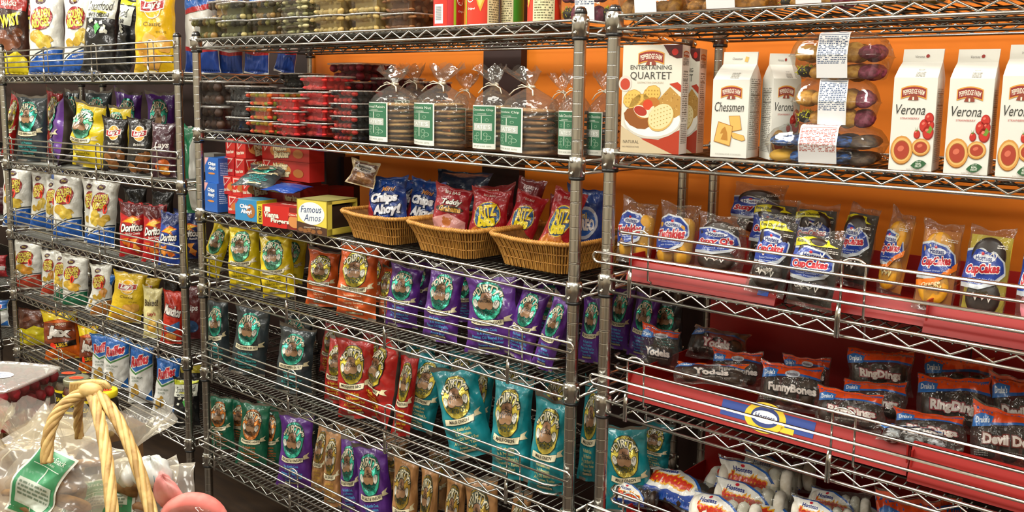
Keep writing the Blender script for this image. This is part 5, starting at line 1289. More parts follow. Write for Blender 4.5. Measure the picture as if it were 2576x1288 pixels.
# ---------------------------------------------------------------- wicker baskets
WICK = food('#a8762c', '#c8964a', 40, .55, .5); WICK2 = food('#c08a3e', '#a87430', 60, .5, .4)
def rrect(w, d, r, z, n=7, dip=0.):
    P = []
    for (cx, cy, a0) in ((w/2-r, -d/2+r, -90), (w/2-r, d/2-r, 0), (-w/2+r, d/2-r, 90), (-w/2+r, -d/2+r, 180)):
        for i in range(n+1):
            a = math.radians(a0+90*i/n); P.append([cx+r*math.cos(a), cy+r*math.sin(a), z])
    return np.array(P)
def resample(P, m):
    Q = np.concatenate([P, P[:1]]); L = np.r_[0, np.cumsum(np.linalg.norm(np.diff(Q, axis=0), axis=1))]
    t = np.linspace(0, L[-1], m, endpoint=False); return np.stack([np.interp(t, L, Q[:, k]) for k in range(3)], 1)
def basket_parts(w=9.7, d=10.4, wb=7.2, db=8.4, h=2.8):
    m = 132; B = resample(rrect(wb, db, 1.0, .1), m); T_ = resample(rrect(w, d, 1.6, h), m)
    def dipf(P): # hand notch in the front
        x = P[:, 0]; f = (P[:, 1] < -d/2+.9); return np.where(f, -.12*np.clip(1-(np.abs(x)/2.6)**4, 0, 1), 0)
    T_[:, 2] += dipf(T_)
    wall = MB(); rings = []
    for k in (0, .3, .62, 1):
        R_ = B*(1-k)+T_*k; R_[:, :2] *= 1-.03*math.sin(math.pi*k); rings.append(R_)
    V = np.concatenate([r*np.array([.985, .985, 1]) for r in rings]); F = [(i*m+j, i*m+(j+1) % m, (i+1)*m+(j+1) % m, (i+1)*m+j) for i in range(3) for j in range(m)]
    WD = food('#6a4418', '#8a5c24', 50, .7, .5); wall.add(V, F, WD); wall.add(B, [tuple(range(m))], WD)
    st = MB()
    for j in range(0, m):
        o = .16 if j % 2 else .06
        st.tube([rings[i][j]*np.array([1+o/10, 1+o/10, 1]) for i in range(4)], .085, WICK2 if j % 3 else WICK, 5, cap=False)
    for i, rr in ((1, .07), (2, .07)): st.tube(list(rings[i]*np.array([1.012, 1.012, 1])), rr, WICK2, 5, closed=True)
    rim = MB(); n = m
    rim.tube(list(T_*np.array([1.0, 1.0, 1])), .2, WICK2, 8, closed=True)
    for j in range(0, m, 1):
        p = T_[j]; q = T_[(j+1) % m]; dd = (q-p); dd /= np.linalg.norm(dd); u = np.array([0, 0, 1.]); s = np.cross(dd, u)
        pts = [p+dd*.12*(k-2)/2+.22*(math.cos(a)*u+math.sin(a)*s) for k, a in enumerate((0, 1.3, 2.6, 3.9, 5.2))]
        rim.tube(pts, .05, WICK, 4, cap=False)
    return [('woven_wall', wall.mesh('woven_wall'), []), ('stakes', st.mesh('stakes'), []), ('rim', rim.mesh('rim'), [])]
BK = (9.7, 2.8, basket_parts())
zb = ztop('M', 2, 45)+.06
BPOS = [(32.4, 4.7, -5), (42.4, 4.9, -4), (52.4, 5.9, -1)]
for i, (bx, by, yw) in enumerate(BPOS):
    make(BK, 'wicker_basket', bx, by, ztop('M', 2, bx)+.24, yw, 0, 0, (1, 1, 1), '', 'basket', '', 'wicker baskets of cookie bags',
         label=('wicker basket holding blue chocolate chip cookie bags', 'wicker basket in the middle holding a teddy cookie bag', 'wicker basket at the right post holding red cracker bags')[i])
def inb(pl, pr, pt, Y, z, k, desc, yaw=14, tilt=20, roll=0, var=1, cat='cookie bag', name='cookie_bag'):
    put('M', 2, 'plainbag', pl, pr, pt, Y=Y, var=var, yaw=yaw, tilt=tilt, roll=roll, z=z, a=k, name=name, cat=cat, desc='', label=desc)
z1 = zb+.35
CA, TG, RB, OR = chips_args(), teddy_args(), ritz_args(), oreo_args()
inb(924, 1030, 452, 4.2, z1, CA, 'blue chocolate chip cookie bag, front left in the left basket', 18, 16, -8, 1)
inb(1005, 1122, 458, 6.2, z1, CA, 'blue mini chocolate chip cookie bag behind in the left basket', 20, 18, 6, 2)
inb(1000, 1085, 452, 8.6, z1, dict(CA, col='#16336e'), 'dark blue cookie bag at the back of the left basket', 10, 12, 0, 3)
inb(1076, 1196, 474, 4.2, z1, TG, 'red and pink bear cookie bag in the middle basket', 22, 12, 4, 1)
inb(1166, 1286, 480, 5.0, z1, RB, 'red cracker bag beside the bear cookie bag', 22, 12, 4, 2, 'cracker bag', 'cracker_bag')
inb(1190, 1300, 470, 8.4, z1, dict(RB, col='#7a1019'), 'dark red cracker bag behind in the middle basket', 16, 10, -6, 3, 'cracker bag', 'cracker_bag')
inb(1085, 1232, 430, 12.8, z1, dict(col='#15263f', polys=[([(-3, .5), (3, .5), (3, 2), (-3, 3)], '#1b4a8a')]), 'dark blue bag lying at the back between the baskets', 6, 10, 0, 6)
inb(1252, 1378, 500, 5.6, z1, RB, 'red peanut butter cracker bag leaning right in the right basket', 20, 14, 16, 4, 'cracker bag', 'cracker_bag')
inb(1336, 1478, 492, 3.8, z1, RB, 'big red cracker bag in front at the right post', 24, 14, 16, 5, 'cracker bag', 'cracker_bag')
inb(1272, 1372, 455, 9.2, z1, dict(RB, col='#6e0f18', texts=[('BIG BAG', 0, 7.4, 2.4, .5, '#c9b0b0')], ells=()), 'dark red bag standing at the back of the right basket', 12, 8, 8, 6, 'cracker bag', 'cracker_bag')
inb(1370, 1440, 488, 9.6, z1, dict(RB, col='#6e0f18', texts=(), ells=()), 'dark red bag in the back corner of the right basket', 12, 8, 0, 7, 'cracker bag', 'cracker_bag')
inb(1425, 1532, 474, 7.6, z1, OR, 'shiny blue sandwich cookie bag behind the right post', 20, 6, -2, 1)

# top shelf of the middle rack: nut tubs and chip canisters
NUT = [dict(cols=('#6f6a34', '#8a6a34', '#3c3420'), r=.36, h=2.0), dict(cols=('#77754a', '#a89a62', '#3a3524'), r=.34, h=2.0), dict(cols=('#c2a868', '#b89a58'), r=.36, h=2.0, dims=(1.3, .8, .8)), dict(cols=('#b8b082', '#8c8a5c', '#5a4a30'), r=.32, h=2.0, dims=(1.4, .7, .7)), dict(cols=('#7a4c22', '#8a5a2c'), r=.4, h=2.0, dims=(1.5, .8, .6)), dict(cols=('#c9a26a', '#4a3420', '#b08a50'), r=.38, h=2.0)]
nd = ['mixed nuts and raisins', 'green trail mix', 'pale pistachio nuts', 'olive pumpkin seeds', 'brown almonds', 'mixed brown nuts']
for i, (a, b, t, n, q, Y) in enumerate(((520, 590, 48, 1, 0, 3.0), (588, 664, 10, 2, 1, 3.0), (662, 736, 6, 2, 0, 3.0), (734, 822, 2, 2, 3, 3.0), (818, 910, -4, 2, 2, 3.0), (906, 1000, -10, 2, 2, 3.2), (994, 1086, -4, 2, 4, 3.0))):
    tubs(a, b, t, n, Y, 'clear tub of '+nd[q]+('', ', second column', ', third column', '', ', left', ', right', '')[i], NUT[q], 20+i, sh=0, cat='nut tub', name='nut_tub')
for i, (a, b, q) in enumerate(((560, 625, 5), (640, 715, 5), (800, 880, 5), (930, 1010, 5))):
    tubs(a, b, 5, 2, 9.5, 'clear tub of nuts in the back row, '+('left', '', 'right', '')[i]+',', NUT[q], 30, sh=0, cat='nut tub', name='nut_tub') if i % 2 == 0 else None
def can(pl, pr, Y, col, rot, label):
    p = proto('pringles', 1, col=col, rot=rot); X, w, h = solve(pl, pr, 30, Y, lambda X: ztop('M', 0, X)+.06, 38, 0, 0)
    make(p, 'chip_canister', X, Y, ztop('M', 0, X)+.06, 0, 0, 0, (w/p[0]*1.0, w/p[0], 1), '', 'chip canister', '', 'chip canisters on the top shelf', label=label)
can(1090, 1168, 2.2, '#b81f26', 2.0, 'red chip canister with barcode showing, leftmost canister')
can(1171, 1254, 2.0, '#cc2f14', .35, 'red chip canister with yellow lettering facing front')
can(1258, 1318, 4.4, '#3f8f22', -1.25, 'green chip canister with cream nutrition panel, behind')
can(1326, 1412, 1.9, '#cc2f14', -.75, 'red chip canister with cream nutrition panel, rightmost canister')

# clamshells of decorated cookies
def clam(rk, sh, pl, pr, pt, Y, var, desc, z=None, yaw=0, a=None, where=None):
    p = proto('clamshell', var, **(a or {})); zf = (lambda X: z) if z is not None else (lambda X: ztop(rk, sh, X)+.2)
    X, w, h = solve(pl, pr, pt, Y, zf, yaw, 0, 0)
    make(p, 'bakery_box', X, Y, zf(X), yaw, 0, 0, (w/p[0], w/p[0], h/p[1]), '', 'bakery box', '', None, label=desc)
    return X, zf(X)+h
clam('M', 0, 1416, 1562, -70, 4.2, 1, 'clear box of decorated cookies on the top shelf between two racks', a=dict(cols=[('#d6cf10', None), ('#6a2440', '#8a3050')]), yaw=20)
clam('R', 0, 1575, 1740, -80, 4.2, 2, 'clear box of yellow cookies, leftmost on right rack top shelf', a=dict(cols=[('#a8741e', '#8a5a18')]), yaw=6)
clam('R', 0, 1745, 1960, -80, 3.6, 3, 'clear box of golden cookies, second on right rack top shelf', yaw=4, a=dict(cols=[('#b87a22', '#8a5a18')]))
clam('R', 0, 1965, 2160, -80, 3.6, 4, 'clear box with yellow sprinkles, third on right rack top shelf', yaw=4)
clam('R', 0, 2170, 2390, -80, 3.6, 5, 'clear box of olive cookies, fourth on right rack top shelf', yaw=4, a=dict(cols=[('#8a7a30', '#6a5a20')]))
clam('R', 0, 2400, 2620, -80, 3.6, 6, 'clear box of brown cookies, rightmost on right rack top shelf', yaw=4, a=dict(cols=[('#5c3a28', '#7a5a40')]))

# ================================================================ RIGHT RACK
def R1(k, pl, pr, pt, Y, desc, yaw=0, var=1, name='cookie_bag', cat='cookie bag', tilt=0, depth=1):
    p = proto(k, var); zf = lambda X: ztop('R', 1, X)+.14
    X, w, h = solve(pl, pr, pt, Y, zf, yaw, 0, 0)
    t = math.radians(yaw); d = {'quartet': 1.0, 'verona': 1.5, 'chessmen': 1.5}[k]*depth
    make(p, name, X-math.sin(t)*d, Y+math.cos(t)*d, zf(X), yaw, tilt, 0, (w/p[0], depth, h/p[1]), '', cat, '', None, label=desc)
R1('quartet', 1560, 1718, 113, .5, 'big white cracker box with crackers on a plate, front facing', 14, 1, 'cracker_box', 'cracker box')
R1('quartet', 1660, 1762, 122, 3.3, 'second white cracker box standing behind, only its side showing', 14, 2, 'cracker_box', 'cracker box')
R1('chessmen', 1786, 1890, 128, 1.4, 'white cookie bag picturing two square chess cookies', 10)
R1('verona', 1936, 2020, 132, 2.2, 'white cookie bag turned sideways with nutrition table showing', 40, 3)
X, zt = clam('R', 1, 1944, 2226, 314, 2.6, 7, 'lowest of three clear cookie boxes, red printed band', yaw=10, a=dict(lab='#b05a4e', cols=[('#c8962e', None), ('#1c2f5c', '#3a6ab0'), ('#c8923a', '#b37a26'), ('#1a1a24', '#2a5aa0'), ('#3a2a22', '#5a4634')]))
X, zt2 = clam('R', 1, 2000, 2214, 200, 2.8, 8, 'middle of three stacked clear cookie boxes, yellow sprinkles', z=zt, yaw=14)
clam('R', 1, 2006, 2238, 86, 2.9, 9, 'topmost of three stacked clear cookie boxes, yellow sprinkles', z=zt2, yaw=6)
R1('verona', 2234, 2366, 120, .4, 'white strawberry cookie bag, first right of the clear boxes', 8)
R1('verona', 2372, 2510, 120, .3, 'white strawberry cookie bag, second right of the clear boxes', 8, 2)
R1('verona', 2502, 2640, 108, .2, 'white strawberry cookie bag cut off by the right edge', 8)
R1('verona', 2300, 2400, 150, 6.5, 'white cookie bag in the back row', 0, 2) if 0 else None

# red plastic trays
REDP = plastic('#93120c', .45)
def tray(x0, x1, rk, sh, desc, hf=2.1, yb=9.5, hb=3.0, deco=None, y0=.35, ribs=False):
    L = x1-x0; mb = MB(); t = .12
    yl = .9                                    # sloped front wall
    prof = [(0, 0), (yl*.1, 0), (yl*.25, .35), (yl, hf), (yl+.35, hf), (yl+.35, hf-.12), (yl+.1, hf-.12), (.42, .2), (yb-.15, .2), (yb-.15, hb), (yb, hb), (yb, 0)]
    for a, b in zip(prof, prof[1:]+prof[:1]):
        mb.add([(-L/2, a[0], a[1]), (L/2, a[0], a[1]), (L/2, b[0], b[1]), (-L/2, b[0], b[1])], [(0, 1, 2, 3)], REDP)
    for s in (-1, 1):
        x = s*(L/2-.06); mb.box(min(x, x-s*.1), max(x, x-s*.1), .4, yb, 0, 2.0, REDP)
    if ribs:
        for i in range(int(L/.8)):
            mb.box(-L/2+.5+i*.8, -L/2+.62+i*.8, .6, yb-.3, .2, .4, REDP)
    if deco:
        n_ = np.array([0, hf-.35, yl*.75]); n_ /= np.linalg.norm(n_)
        P = PR(mb, plane((0, yl*.25, .35), (1, 0, 0), (0, yl*.75/math.hypot(yl*.75, hf-.35), (hf-.35)/math.hypot(yl*.75, hf-.35))), card, 99, .02, .01); deco(P, L)
    o = link('plastic_tray', mb.mesh('plastic_tray', False)); o.location = wv((x0+x1)/2, y0, ztop(rk, sh, (x0+x1)/2)+.06)
    tag(o, desc, 'tray'); return o
def strip(P, L):
    P.rect(-2.6, 4.6, .35, 1.5, '#1b3a86', 1); P.ell(.9, .9, 1.6, 1.1, '#d9b81c', 2, n=24); P.ell(.9, .95, 1.1, .75, '#1b2f6e', 3, n=24); P.ell(.9, .95, .95, .45, '#d9dce0', 4); P.text('Hostess', .9, .95, 1.5, .4, '#2a2a5a', 5)
    P.rect(2.2, 3.2, .2, .6, '#d9b81c', 2)
def bl(P, L): P.rect(L/2-1.4, L/2-.6, .2, 1.1, '#1b46a6', 1)
tray(63.0, 75.4, 'R', 2, 'red plastic tray under the golden sponge cakes', deco=bl, hf=1.45)
tray(75.6, 85.0, 'R', 2, 'red plastic tray under the chocolate cupcake packs', y0=1.9, hf=1.5)
tray(85.2, 97.0, 'R', 2, 'red plastic tray under the golden cupcake packs', hf=1.7)
tray(62.6, 84.6, 'R', 3, 'long red plastic tray with blue and yellow strip', deco=strip, hf=1.9, yb=14, hb=7.2, y0=1.4)
tray(84.9, 97.0, 'R', 3, 'red plastic tray at the right below devil cakes', hf=2.4, yb=14, hb=7.2, y0=.6)
tray(63.2, 84.0, 'R', 4, 'ribbed red plastic tray under the donut packs', hf=1.4, yb=13.5, hb=6.5, y0=.9, ribs=True)

def H(sh, k, pl, pr, pt, Y, desc, yaw=0, tilt=14, roll=0, var=1, a=None, dz=.5, name='snack_cake_pack', cat='snack cake pack', z=None, uni=0):
    put('R', sh, k, pl, pr, pt, Y=Y, var=var, yaw=yaw, tilt=tilt, roll=roll, a=a, name=name, cat=cat, dz=dz, desc='', label=desc, z=z, uni=uni)
H(2, 'twinkies', 1548, 1660, 506, 3.0, 'golden sponge cake pack, leftmost beside the post', 6, 14, 0, 1, dz=.75)
H(2, 'twinkies', 1642, 1764, 512, 2.9, 'golden sponge cake pack, second from the post', 8, 14, 0, 2, dz=.75)
DQ = dict(name="Suzy Q's", flav='', extra=0, cardc=None)
H(2, 'cupcakes', 1738, 1884, 540, 2.9, "dark chocolate cake pack right of the golden sponge cakes", 6, 14, 0, 2, a=DQ, dz=.75)
H(2, 'cupcakes', 1838, 1986, 462, 9.2, 'chocolate cake pack standing far back against the orange wall', 6, 4, 0, 3, a=DQ, dz=3.2)
CC = dict()
H(2, 'cupcakes', 1872, 2012, 500, 5.6, 'chocolate cupcake pack with yellow flag, behind the glossy one', 8, 12, 2, 4, dz=1.4)
H(2, 'cupcakes', 1872, 2016, 540, .6, 'glossy chocolate cupcake pack in front with strong glare', 8, 12, 6, 5, dz=.4)
H(2, 'cupcakes', 1988, 2112, 512, 6.2, 'chocolate cupcake pack behind, second yellow flag', 8, 10, 0, 6, dz=1.6)
H(2, 'cupcakes', 1970, 2130, 582, .2, 'chocolate cupcake pack standing foremost, touching the wire ledge', 8, 8, 5, 7, dz=.1)
H(2, 'cupcakes', 2094, 2216, 520, 4.6, 'dark chocolate cupcake pack leaning left of the orange ones', -14, 10, 2, 8, dz=1.2)
OC = dict(cake='#cf8f1e', cake2='#d89a26', flav='Orange', extra=0, cardc='#c9791c', fc='#f2d8a8', sw='#e8d28a')
H(2, 'cupcakes', 2202, 2310, 534, 3.6, 'orange cupcake pack turned sideways', -24, 10, 2, 1, a=OC, dz=1.2)
H(2, 'cupcakes', 2290, 2428, 560, 2.2, 'orange cupcake pack facing front', 6, 12, 2, 2, a=OC, dz=.9)
GC = dict(cake='#241c18', cake2='#2c221c', flav='Golden', extra=0, cardc='#cdb31e', fc='#3a3012')
H(2, 'cupcakes', 2405, 2560, 572, 1.9, 'golden cupcake pack with dark swirl, right of the orange ones', 6, 12, 2, 3, a=GC, dz=.7)
H(2, 'cupcakes', 2545, 2680, 590, 1.8, 'pink snack cake pack cut off by the right edge', 6, 12, 2, 3, a=dict(cake='#d98a94', cake2='#cf7a86', flav='', extra=0, cardc=None, name='Sno Balls'), dz=.7)
# fourth shelf
YD = dict(name='Yodels', w=5.4, h=5.4, n=2, host=1, nc='#3a3a44'); FB = dict(name='FunnyBones', host=1, nc='#2c2a28', cake='#4a3628')
RD = dict(name='RingDings'); DD = dict(name='Devil Dogs', nc='#6a2c24')
H(3, 'drakes', 1608, 1716, 822, 6.5, 'dark swiss roll pack at the left end of the red tray', 6, 8, 0, 1, a=YD, dz=1.2)
H(3, 'drakes', 1722, 1890, 826, 10.5, 'dark unlabelled cake pack lying at the back of the tray', 6, 35, 0, 9, a=dict(name='Yodels', top='#55504a'), dz=1.6)
H(3, 'drakes', 1782, 1920, 884, 7.0, 'peanut butter cake pack behind the lying one', 10, 20, -3, 2, a=FB, dz=.9)
H(3, 'drakes', 1692, 1890, 922, 3.4, 'cake pack with bright orange edge lying in front', 10, 38, -6, 3, a=dict(FB, name='Yodels', top='#e05a12'), dz=1.7)
H(3, 'drakes', 1902, 2072, 918, 4.6, 'peanut butter cake pack in the middle of the tray', 8, 22, -3, 4, a=FB, dz=1.0)
H(3, 'drakes', 1960, 2090, 898, 9.0, 'peanut butter cake pack in the back row', 8, 20, -3, 5, a=FB, dz=1.2)
H(3, 'drakes', 2126, 2300, 884, 8.2, 'ring cake pack high at the back of the tray', 8, 16, -4, 6, a=RD, dz=2.6)
H(3, 'drakes', 2112, 2284, 962, 5.6, 'ring cake pack behind the front one', 8, 24, -4, 7, a=RD, dz=1.4)
H(3, 'drakes', 2040, 2226, 984, 2.9, 'ring cake pack in front near the ledge upright', 8, 24, -3, 8, a=RD, dz=1.3)
H(3, 'drakes', 2320, 2500, 900, 9.5, 'ring cake pack in the back row, right part', 8, 16, -4, 6, a=RD, dz=2.2)
H(3, 'drakes', 2298, 2496, 950, 6.6, 'ring cake pack in the middle row, right part', 8, 20, -4, 7, a=RD, dz=1.6)
H(3, 'drakes', 2236, 2428, 1040, 3.2, 'ring cake pack standing on the white one', 8, 26, -4, 8, a=RD, dz=1.4)
H(3, 'drakes', 2200, 2400, 1098, 1.9, 'pale pack lying on its back with small print showing', 8, 62, -6, 5, a=dict(name='NET WT', top='#c9ccd0', nc='#8a8c90', cake='#b8bcc0', n=3), dz=1.7, z=None)
H(3, 'drakes', 2440, 2640, 1036, 3.6, 'devil cake pack at the right edge, lower row', 8, 24, -4, 1, a=DD, dz=1.2)
H(3, 'drakes', 2480, 2660, 950, 7.4, 'devil cake pack at the right edge, upper row', 8, 20, -4, 2, a=DD, dz=1.6)
# fifth shelf: donuts
H(4, 'donettes', 1540, 1668, 1214, 2.2, 'chocolate mini donut pack in front at the left post', 10, 40, -4, 1, dict(dark=1), dz=1.2, cat='donut pack', name='donut_pack', uni=.95)
H(4, 'donettes', 1588, 1724, 1196, 4.8, 'chocolate mini donut pack behind the front one', 10, 34, -6, 2, dict(dark=1), dz=1.2, cat='donut pack', name='donut_pack', uni=.95)
H(4, 'donettes', 1726, 1936, 1224, 2.0, 'powdered mini donut pack in front centre', 8, 40, -6, 3, None, dz=.8, cat='donut pack', name='donut_pack', uni=.95)
H(4, 'donettes', 1784, 1996, 1196, 5.0, 'powdered mini donut pack, second layer behind the front one', 8, 36, -6, 4, None, dz=1.2, cat='donut pack', name='donut_pack', uni=.95)
H(4, 'donettes', 1798, 2010, 1152, 6.6, 'powdered mini donut pack on top of the pile', 8, 34, -8, 5, None, dz=2.8, cat='donut pack', name='donut_pack', uni=.95)
H(4, 'donettes', 1868, 2060, 1138, 10.2, 'powdered mini donut pack at the back under the deck', 8, 30, -8, 1, None, dz=2.6, cat='donut pack', name='donut_pack', uni=.95)
H(4, 'donettes', 1975, 2160, 1222, 3.4, 'powdered mini donut pack, lower right part', 8, 38, -6, 2, None, dz=1.0, cat='donut pack', name='donut_pack', uni=.95)
H(4, 'donettes', 2026, 2200, 1206, 6.6, 'powdered mini donut pack behind, right part', 8, 34, -6, 3, None, dz=1.2, cat='donut pack', name='donut_pack', uni=.95)
H(4, 'donettes', 1990, 2150, 1262, 1.2, 'powdered mini donut pack cut off by the bottom edge', 8, 38, -6, 4, None, dz=.6, cat='donut pack', name='donut_pack', uni=.95)
for i, (X, y, c) in enumerate(((66, 3.6, 1), (74.5, 3.4, 0), (83.5, 3.6, 0), (70, 8.2, 0), (79.5, 8.2, 0))):
    make(proto('donettes', 2+i % 2, **(dict(dark=1) if c else {})), 'donut_pack', X, y, ztop('R', 4, X)+2.1, 6, 78, 0, (.9, .9, .9), '', 'donut pack', '', None, label=('chocolate mini donut pack lying under the chocolate ones', 'powdered mini donut pack at the bottom of the pile, front left', 'powdered mini donut pack at the bottom of the pile, front right', 'powdered mini donut pack at the bottom of the pile, back left', 'powdered mini donut pack at the bottom of the pile, back right')[i])
H(4, 'drakes', 2190, 2420, 1250, 3.0, 'cake pack with orange strip at the bottom edge', 8, 24, -6, 5, a=DD, dz=.8)
# kettle chip bags standing in the gap behind the right rack's left post
def G(rk, sh, c, pl, pr, pt, Y, lab, yaw=16, roll=0, var=2, tilt=6, dz=0): put(rk, sh, 'dirty', pl, pr, pt, Y=Y, var=var, yaw=yaw, roll=roll, tilt=tilt, a=c, name='kettle_chip_bag', label=lab, dz=dz)
G('M', 3, PUR, 1452, 1520, 742, 6.0, 'purple chip bag in the gap between middle and right racks, left one', 20, 4)
G('R', 3, PUR, 1520, 1600, 720, 12.0, 'purple chip bag in the gap between the racks, behind the post', 10, 4, dz=0)
G('R', 3, PUR, 1575, 1668, 740, 11.0, 'purple chip bag with teal badge beside the swiss roll pack', 14, 6, 1)
G('R', 3, GRY, 1640, 1720, 756, 13.5, 'dark chip bag at the back beside the red tray', 10, -4, 1)
G('M', 4, TEA, 1450, 1530, 960, 6.0, 'teal chip bag right of the middle rack post', 18, 2, 1)
G('R', 4, TEA, 1508, 1640, 1075, 3.4, 'large teal chip bag left of the donut packs', 24, -6, 2)
G('R', 4, TEA, 1600, 1700, 1062, 12.0, 'teal chip bag in shadow behind the donut packs', 10, 4, 3)

# ================================================================ LEFT RACK
def LB(sh, k, pl, pr, pt, Y, desc, yaw=44, tilt=6, roll=0, var=1, a=None, rk='L', name='chip_bag', cat='chip bag', dz=0, label=None):
    Y = max(1.4, Y-.7)
    put(rk, sh, k, pl, pr, pt, Y=Y, var=var, yaw=yaw, tilt=tilt, roll=roll, a=a, name=name, cat=cat, dz=dz, desc=desc, label=label)
# top shelf
TW = dict(col='#3b2014', w=8, h=12, polys=[([(-3.8, 0.3), (3.8, .3), (3.8, 2.4), (2, 3.4), (0, 2.8), (-2, 3.6), (-3.8, 2.6)], '#d6c21a'), ([(-3.8, 9.4), (3.8, 9.0), (3.8, 10.6), (-3.8, 11)], '#a3261e')], ells=[(-1.5, 5.3, 1.6, .9, '#6e3a1e', 20), (1.2, 4.7, 1.7, .9, '#5c2f18', -15), (0, 4.2, 1.5, .8, '#7a4424', 10), (2.2, 6.0, 1.0, .6, '#65381e', 0)], texts=[('TWIST', 0, 7.6, 5.6, 1.6, '#e0cf3a', dict(b=.05, rot=8, out='#140a06')), ('SNACKS', 0, 10.0, 3.6, .6, '#e8ddc8')])
LB(0, 'plainbag', -16, 78, -25, 3.0, 'brown and yellow pretzel twist bag', a=TW, var=1, label='brown and yellow pretzel snack bag, leftmost on left rack top shelf')
LB(0, 'plainbag', 30, 92, -10, 10.0, '', a=dict(TW, col='#20120c'), var=2, label='dark snack bag behind the brown and yellow pretzel bag')
WB = dict(bot='#1d55a8', sticker=0)
LB(0, 'wise', 72, 166, -22, 3.6, '', a=WB, var=1, label='white ridged chip bag between pretzel bag and another white bag')
LB(0, 'wise', 156, 240, -22, 2.8, '', a=WB, var=2, label='white ridged chip bag left of the black popcorn bag')
LB(0, 'smartfood', 204, 312, -24, 2.0, '', a={}, var=1, roll=5, label='black popcorn bag with white banner on the left rack', name='popcorn_bag', cat='popcorn bag', yaw=32)
LB(0, 'smartfood', 262, 352, 8, 8.0, '', a={}, var=2, roll=12, yaw=-4, label='black bag leaning behind the popcorn bag with its grey back showing', name='popcorn_bag', cat='popcorn bag')
LB(0, 'lays', 338, 448, -48, 2.6, '', a=dict(), var=1, label='big yellow classic potato chip bag at the post, top shelf')
# second shelf
LB(1, 'dirty', 4, 58, 238, 4.0, '', a=RED, var=1, label='red chip bag partly cut off, leftmost on left rack second shelf', roll=10)
LB(1, 'dirty', 40, 118, 238, 3.0, '', a=GRY, var=2, label='dark grey chip bag with teal badge on left rack second shelf', yaw=30)
LB(1, 'dirty', 116, 174, 240, 3.0, '', a=PUR, var=3, yaw=-22, label='purple chip bag turned sideways on left rack second shelf')
LB(1, 'dirty', 182, 272, 262, 2.6, '', a=YEL, var=1, yaw=8, label='yellow chip bag with grey badge on left rack second shelf', roll=3)
LB(1, 'dirty', 268, 330, 266, 6.0, '', a=YEL, var=2, yaw=10, label='yellow bag mostly hidden behind two black bags')
BBQ = dict(col='#17130f', sub='Barbecue', dark=1)
LB(1, 'lays', 258, 326, 296, 2.8, '', a=BBQ, var=1, label='black barbecue potato chip bag, left of a pair')
LB(1, 'lays', 314, 390, 298, 2.4, '', a=BBQ, var=2, label='black barbecue potato chip bag, right of a pair', roll=2)
LB(1, 'plainbag', 380, 446, 308, 2.6, '', a=dict(col='#3a1522', texts=[('Lays', 0, 6.0, 4.2, 1.4, '#d8d0c8', dict(sh=.2))], ells=[(0, 2.2, 2.2, 1.2, '#b8561a', 10), (.5, 1.2, 1.5, .8, '#d0861e', -10)]), var=3, label='maroon chip bag at the right end of the second shelf')
for i, (a, b, t, c) in enumerate(((118, 160, 225, RED), (164, 200, 225, GRY), (210, 285, 225, GRY), (290, 360, 228, PUR), (365, 440, 230, PUR))):
    LB(1, 'dirty', a, b, t, 12.0, 'back row kettle bag', a=c, var=1+i % 3)
# third shelf
for i, (a, b, t, Y, st) in enumerate(((6, 84, 418, 2.6, 2), (74, 130, 432, 4.4, 3), (118, 152, 448, 5.5, 1), (132, 214, 436, 2.4, 3), (206, 262, 450, 4.6, 0), (216, 306, 454, 2.4, 1))):
    LB(2, 'wise', a, b, t, Y, 'white bag with blue base', a=dict(bot='#1b55a6', sticker=st), var=1+i % 3, roll=(0, 2, 0, 1, -2, 5)[i])
LB(2, 'plainbag', 110, 160, 432, 10.0, '', a=dict(col='#1c4a94'), var=3, label='blue bag hidden behind the white ridged chip bags')
LB(2, 'doritos', 300, 376, 506, 2.4, '', a={}, var=1, label='red tortilla chip bag, left of the two', name='corn_chip_bag')
LB(2, 'doritos', 356, 420, 512, 2.8, '', a={}, var=2, label='red tortilla chip bag, right of the two', name='corn_chip_bag')
CR = dict(col='#1d3f96', sub='Cool Ranch', dk='#122560')
LB(2, 'doritos', 396, 462, 534, 2.2, '', a=CR, var=3, label='blue tortilla chip bag beside the red ones', name='corn_chip_bag', roll=3)
LB(2, 'doritos', 438, 520, 530, 7.5, '', a=dict(CR, col='#15255a'), var=1, label='dark blue tortilla chip bag behind the post', name='corn_chip_bag')
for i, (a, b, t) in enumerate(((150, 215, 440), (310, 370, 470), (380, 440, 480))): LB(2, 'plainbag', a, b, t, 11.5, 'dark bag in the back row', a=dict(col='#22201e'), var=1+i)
# fourth shelf
for i, (a, b, t, Y, bt, ch) in enumerate(((36, 110, 606, 2.6, '#b33a22', '#c98a2a'), (102, 150, 628, 3.4, '#b33a22', '#c98a2a'), (134, 180, 634, 2.8, '#1f6a4a', '#cfae3a'), (156, 226, 642, 2.2, '#1f6a4a', '#d6a83a'), (226, 282, 664, 3.0, '#a86a2a', '#c98a3a'))):
    LB(3, 'wise', a, b, t, Y, 'white bag with %s base' % ('red', 'red', 'green', 'green', 'brown')[i], a=dict(bot=bt, chip=ch, sticker=(1, 0, 0, 2, 3)[i]), var=1+i % 3)
LB(3, 'ruffles', 214, 296, 690, 2.0, '', a={}, var=1, roll=18, label='white and blue ridged chip bag leaning right, fourth shelf')
LB(3, 'lays', 268, 372, 690, 2.2, '', a=dict(sub='Classic', col='#dcb81c'), var=2, roll=8, label='yellow classic potato chip bag on left rack fourth shelf')
LB(3, 'lays', 320, 408, 700, 7.6, '', a=dict(sub='Classic', col='#d8b41a'), var=3, roll=6, label='yellow chip bag behind the other yellow one, fourth shelf')
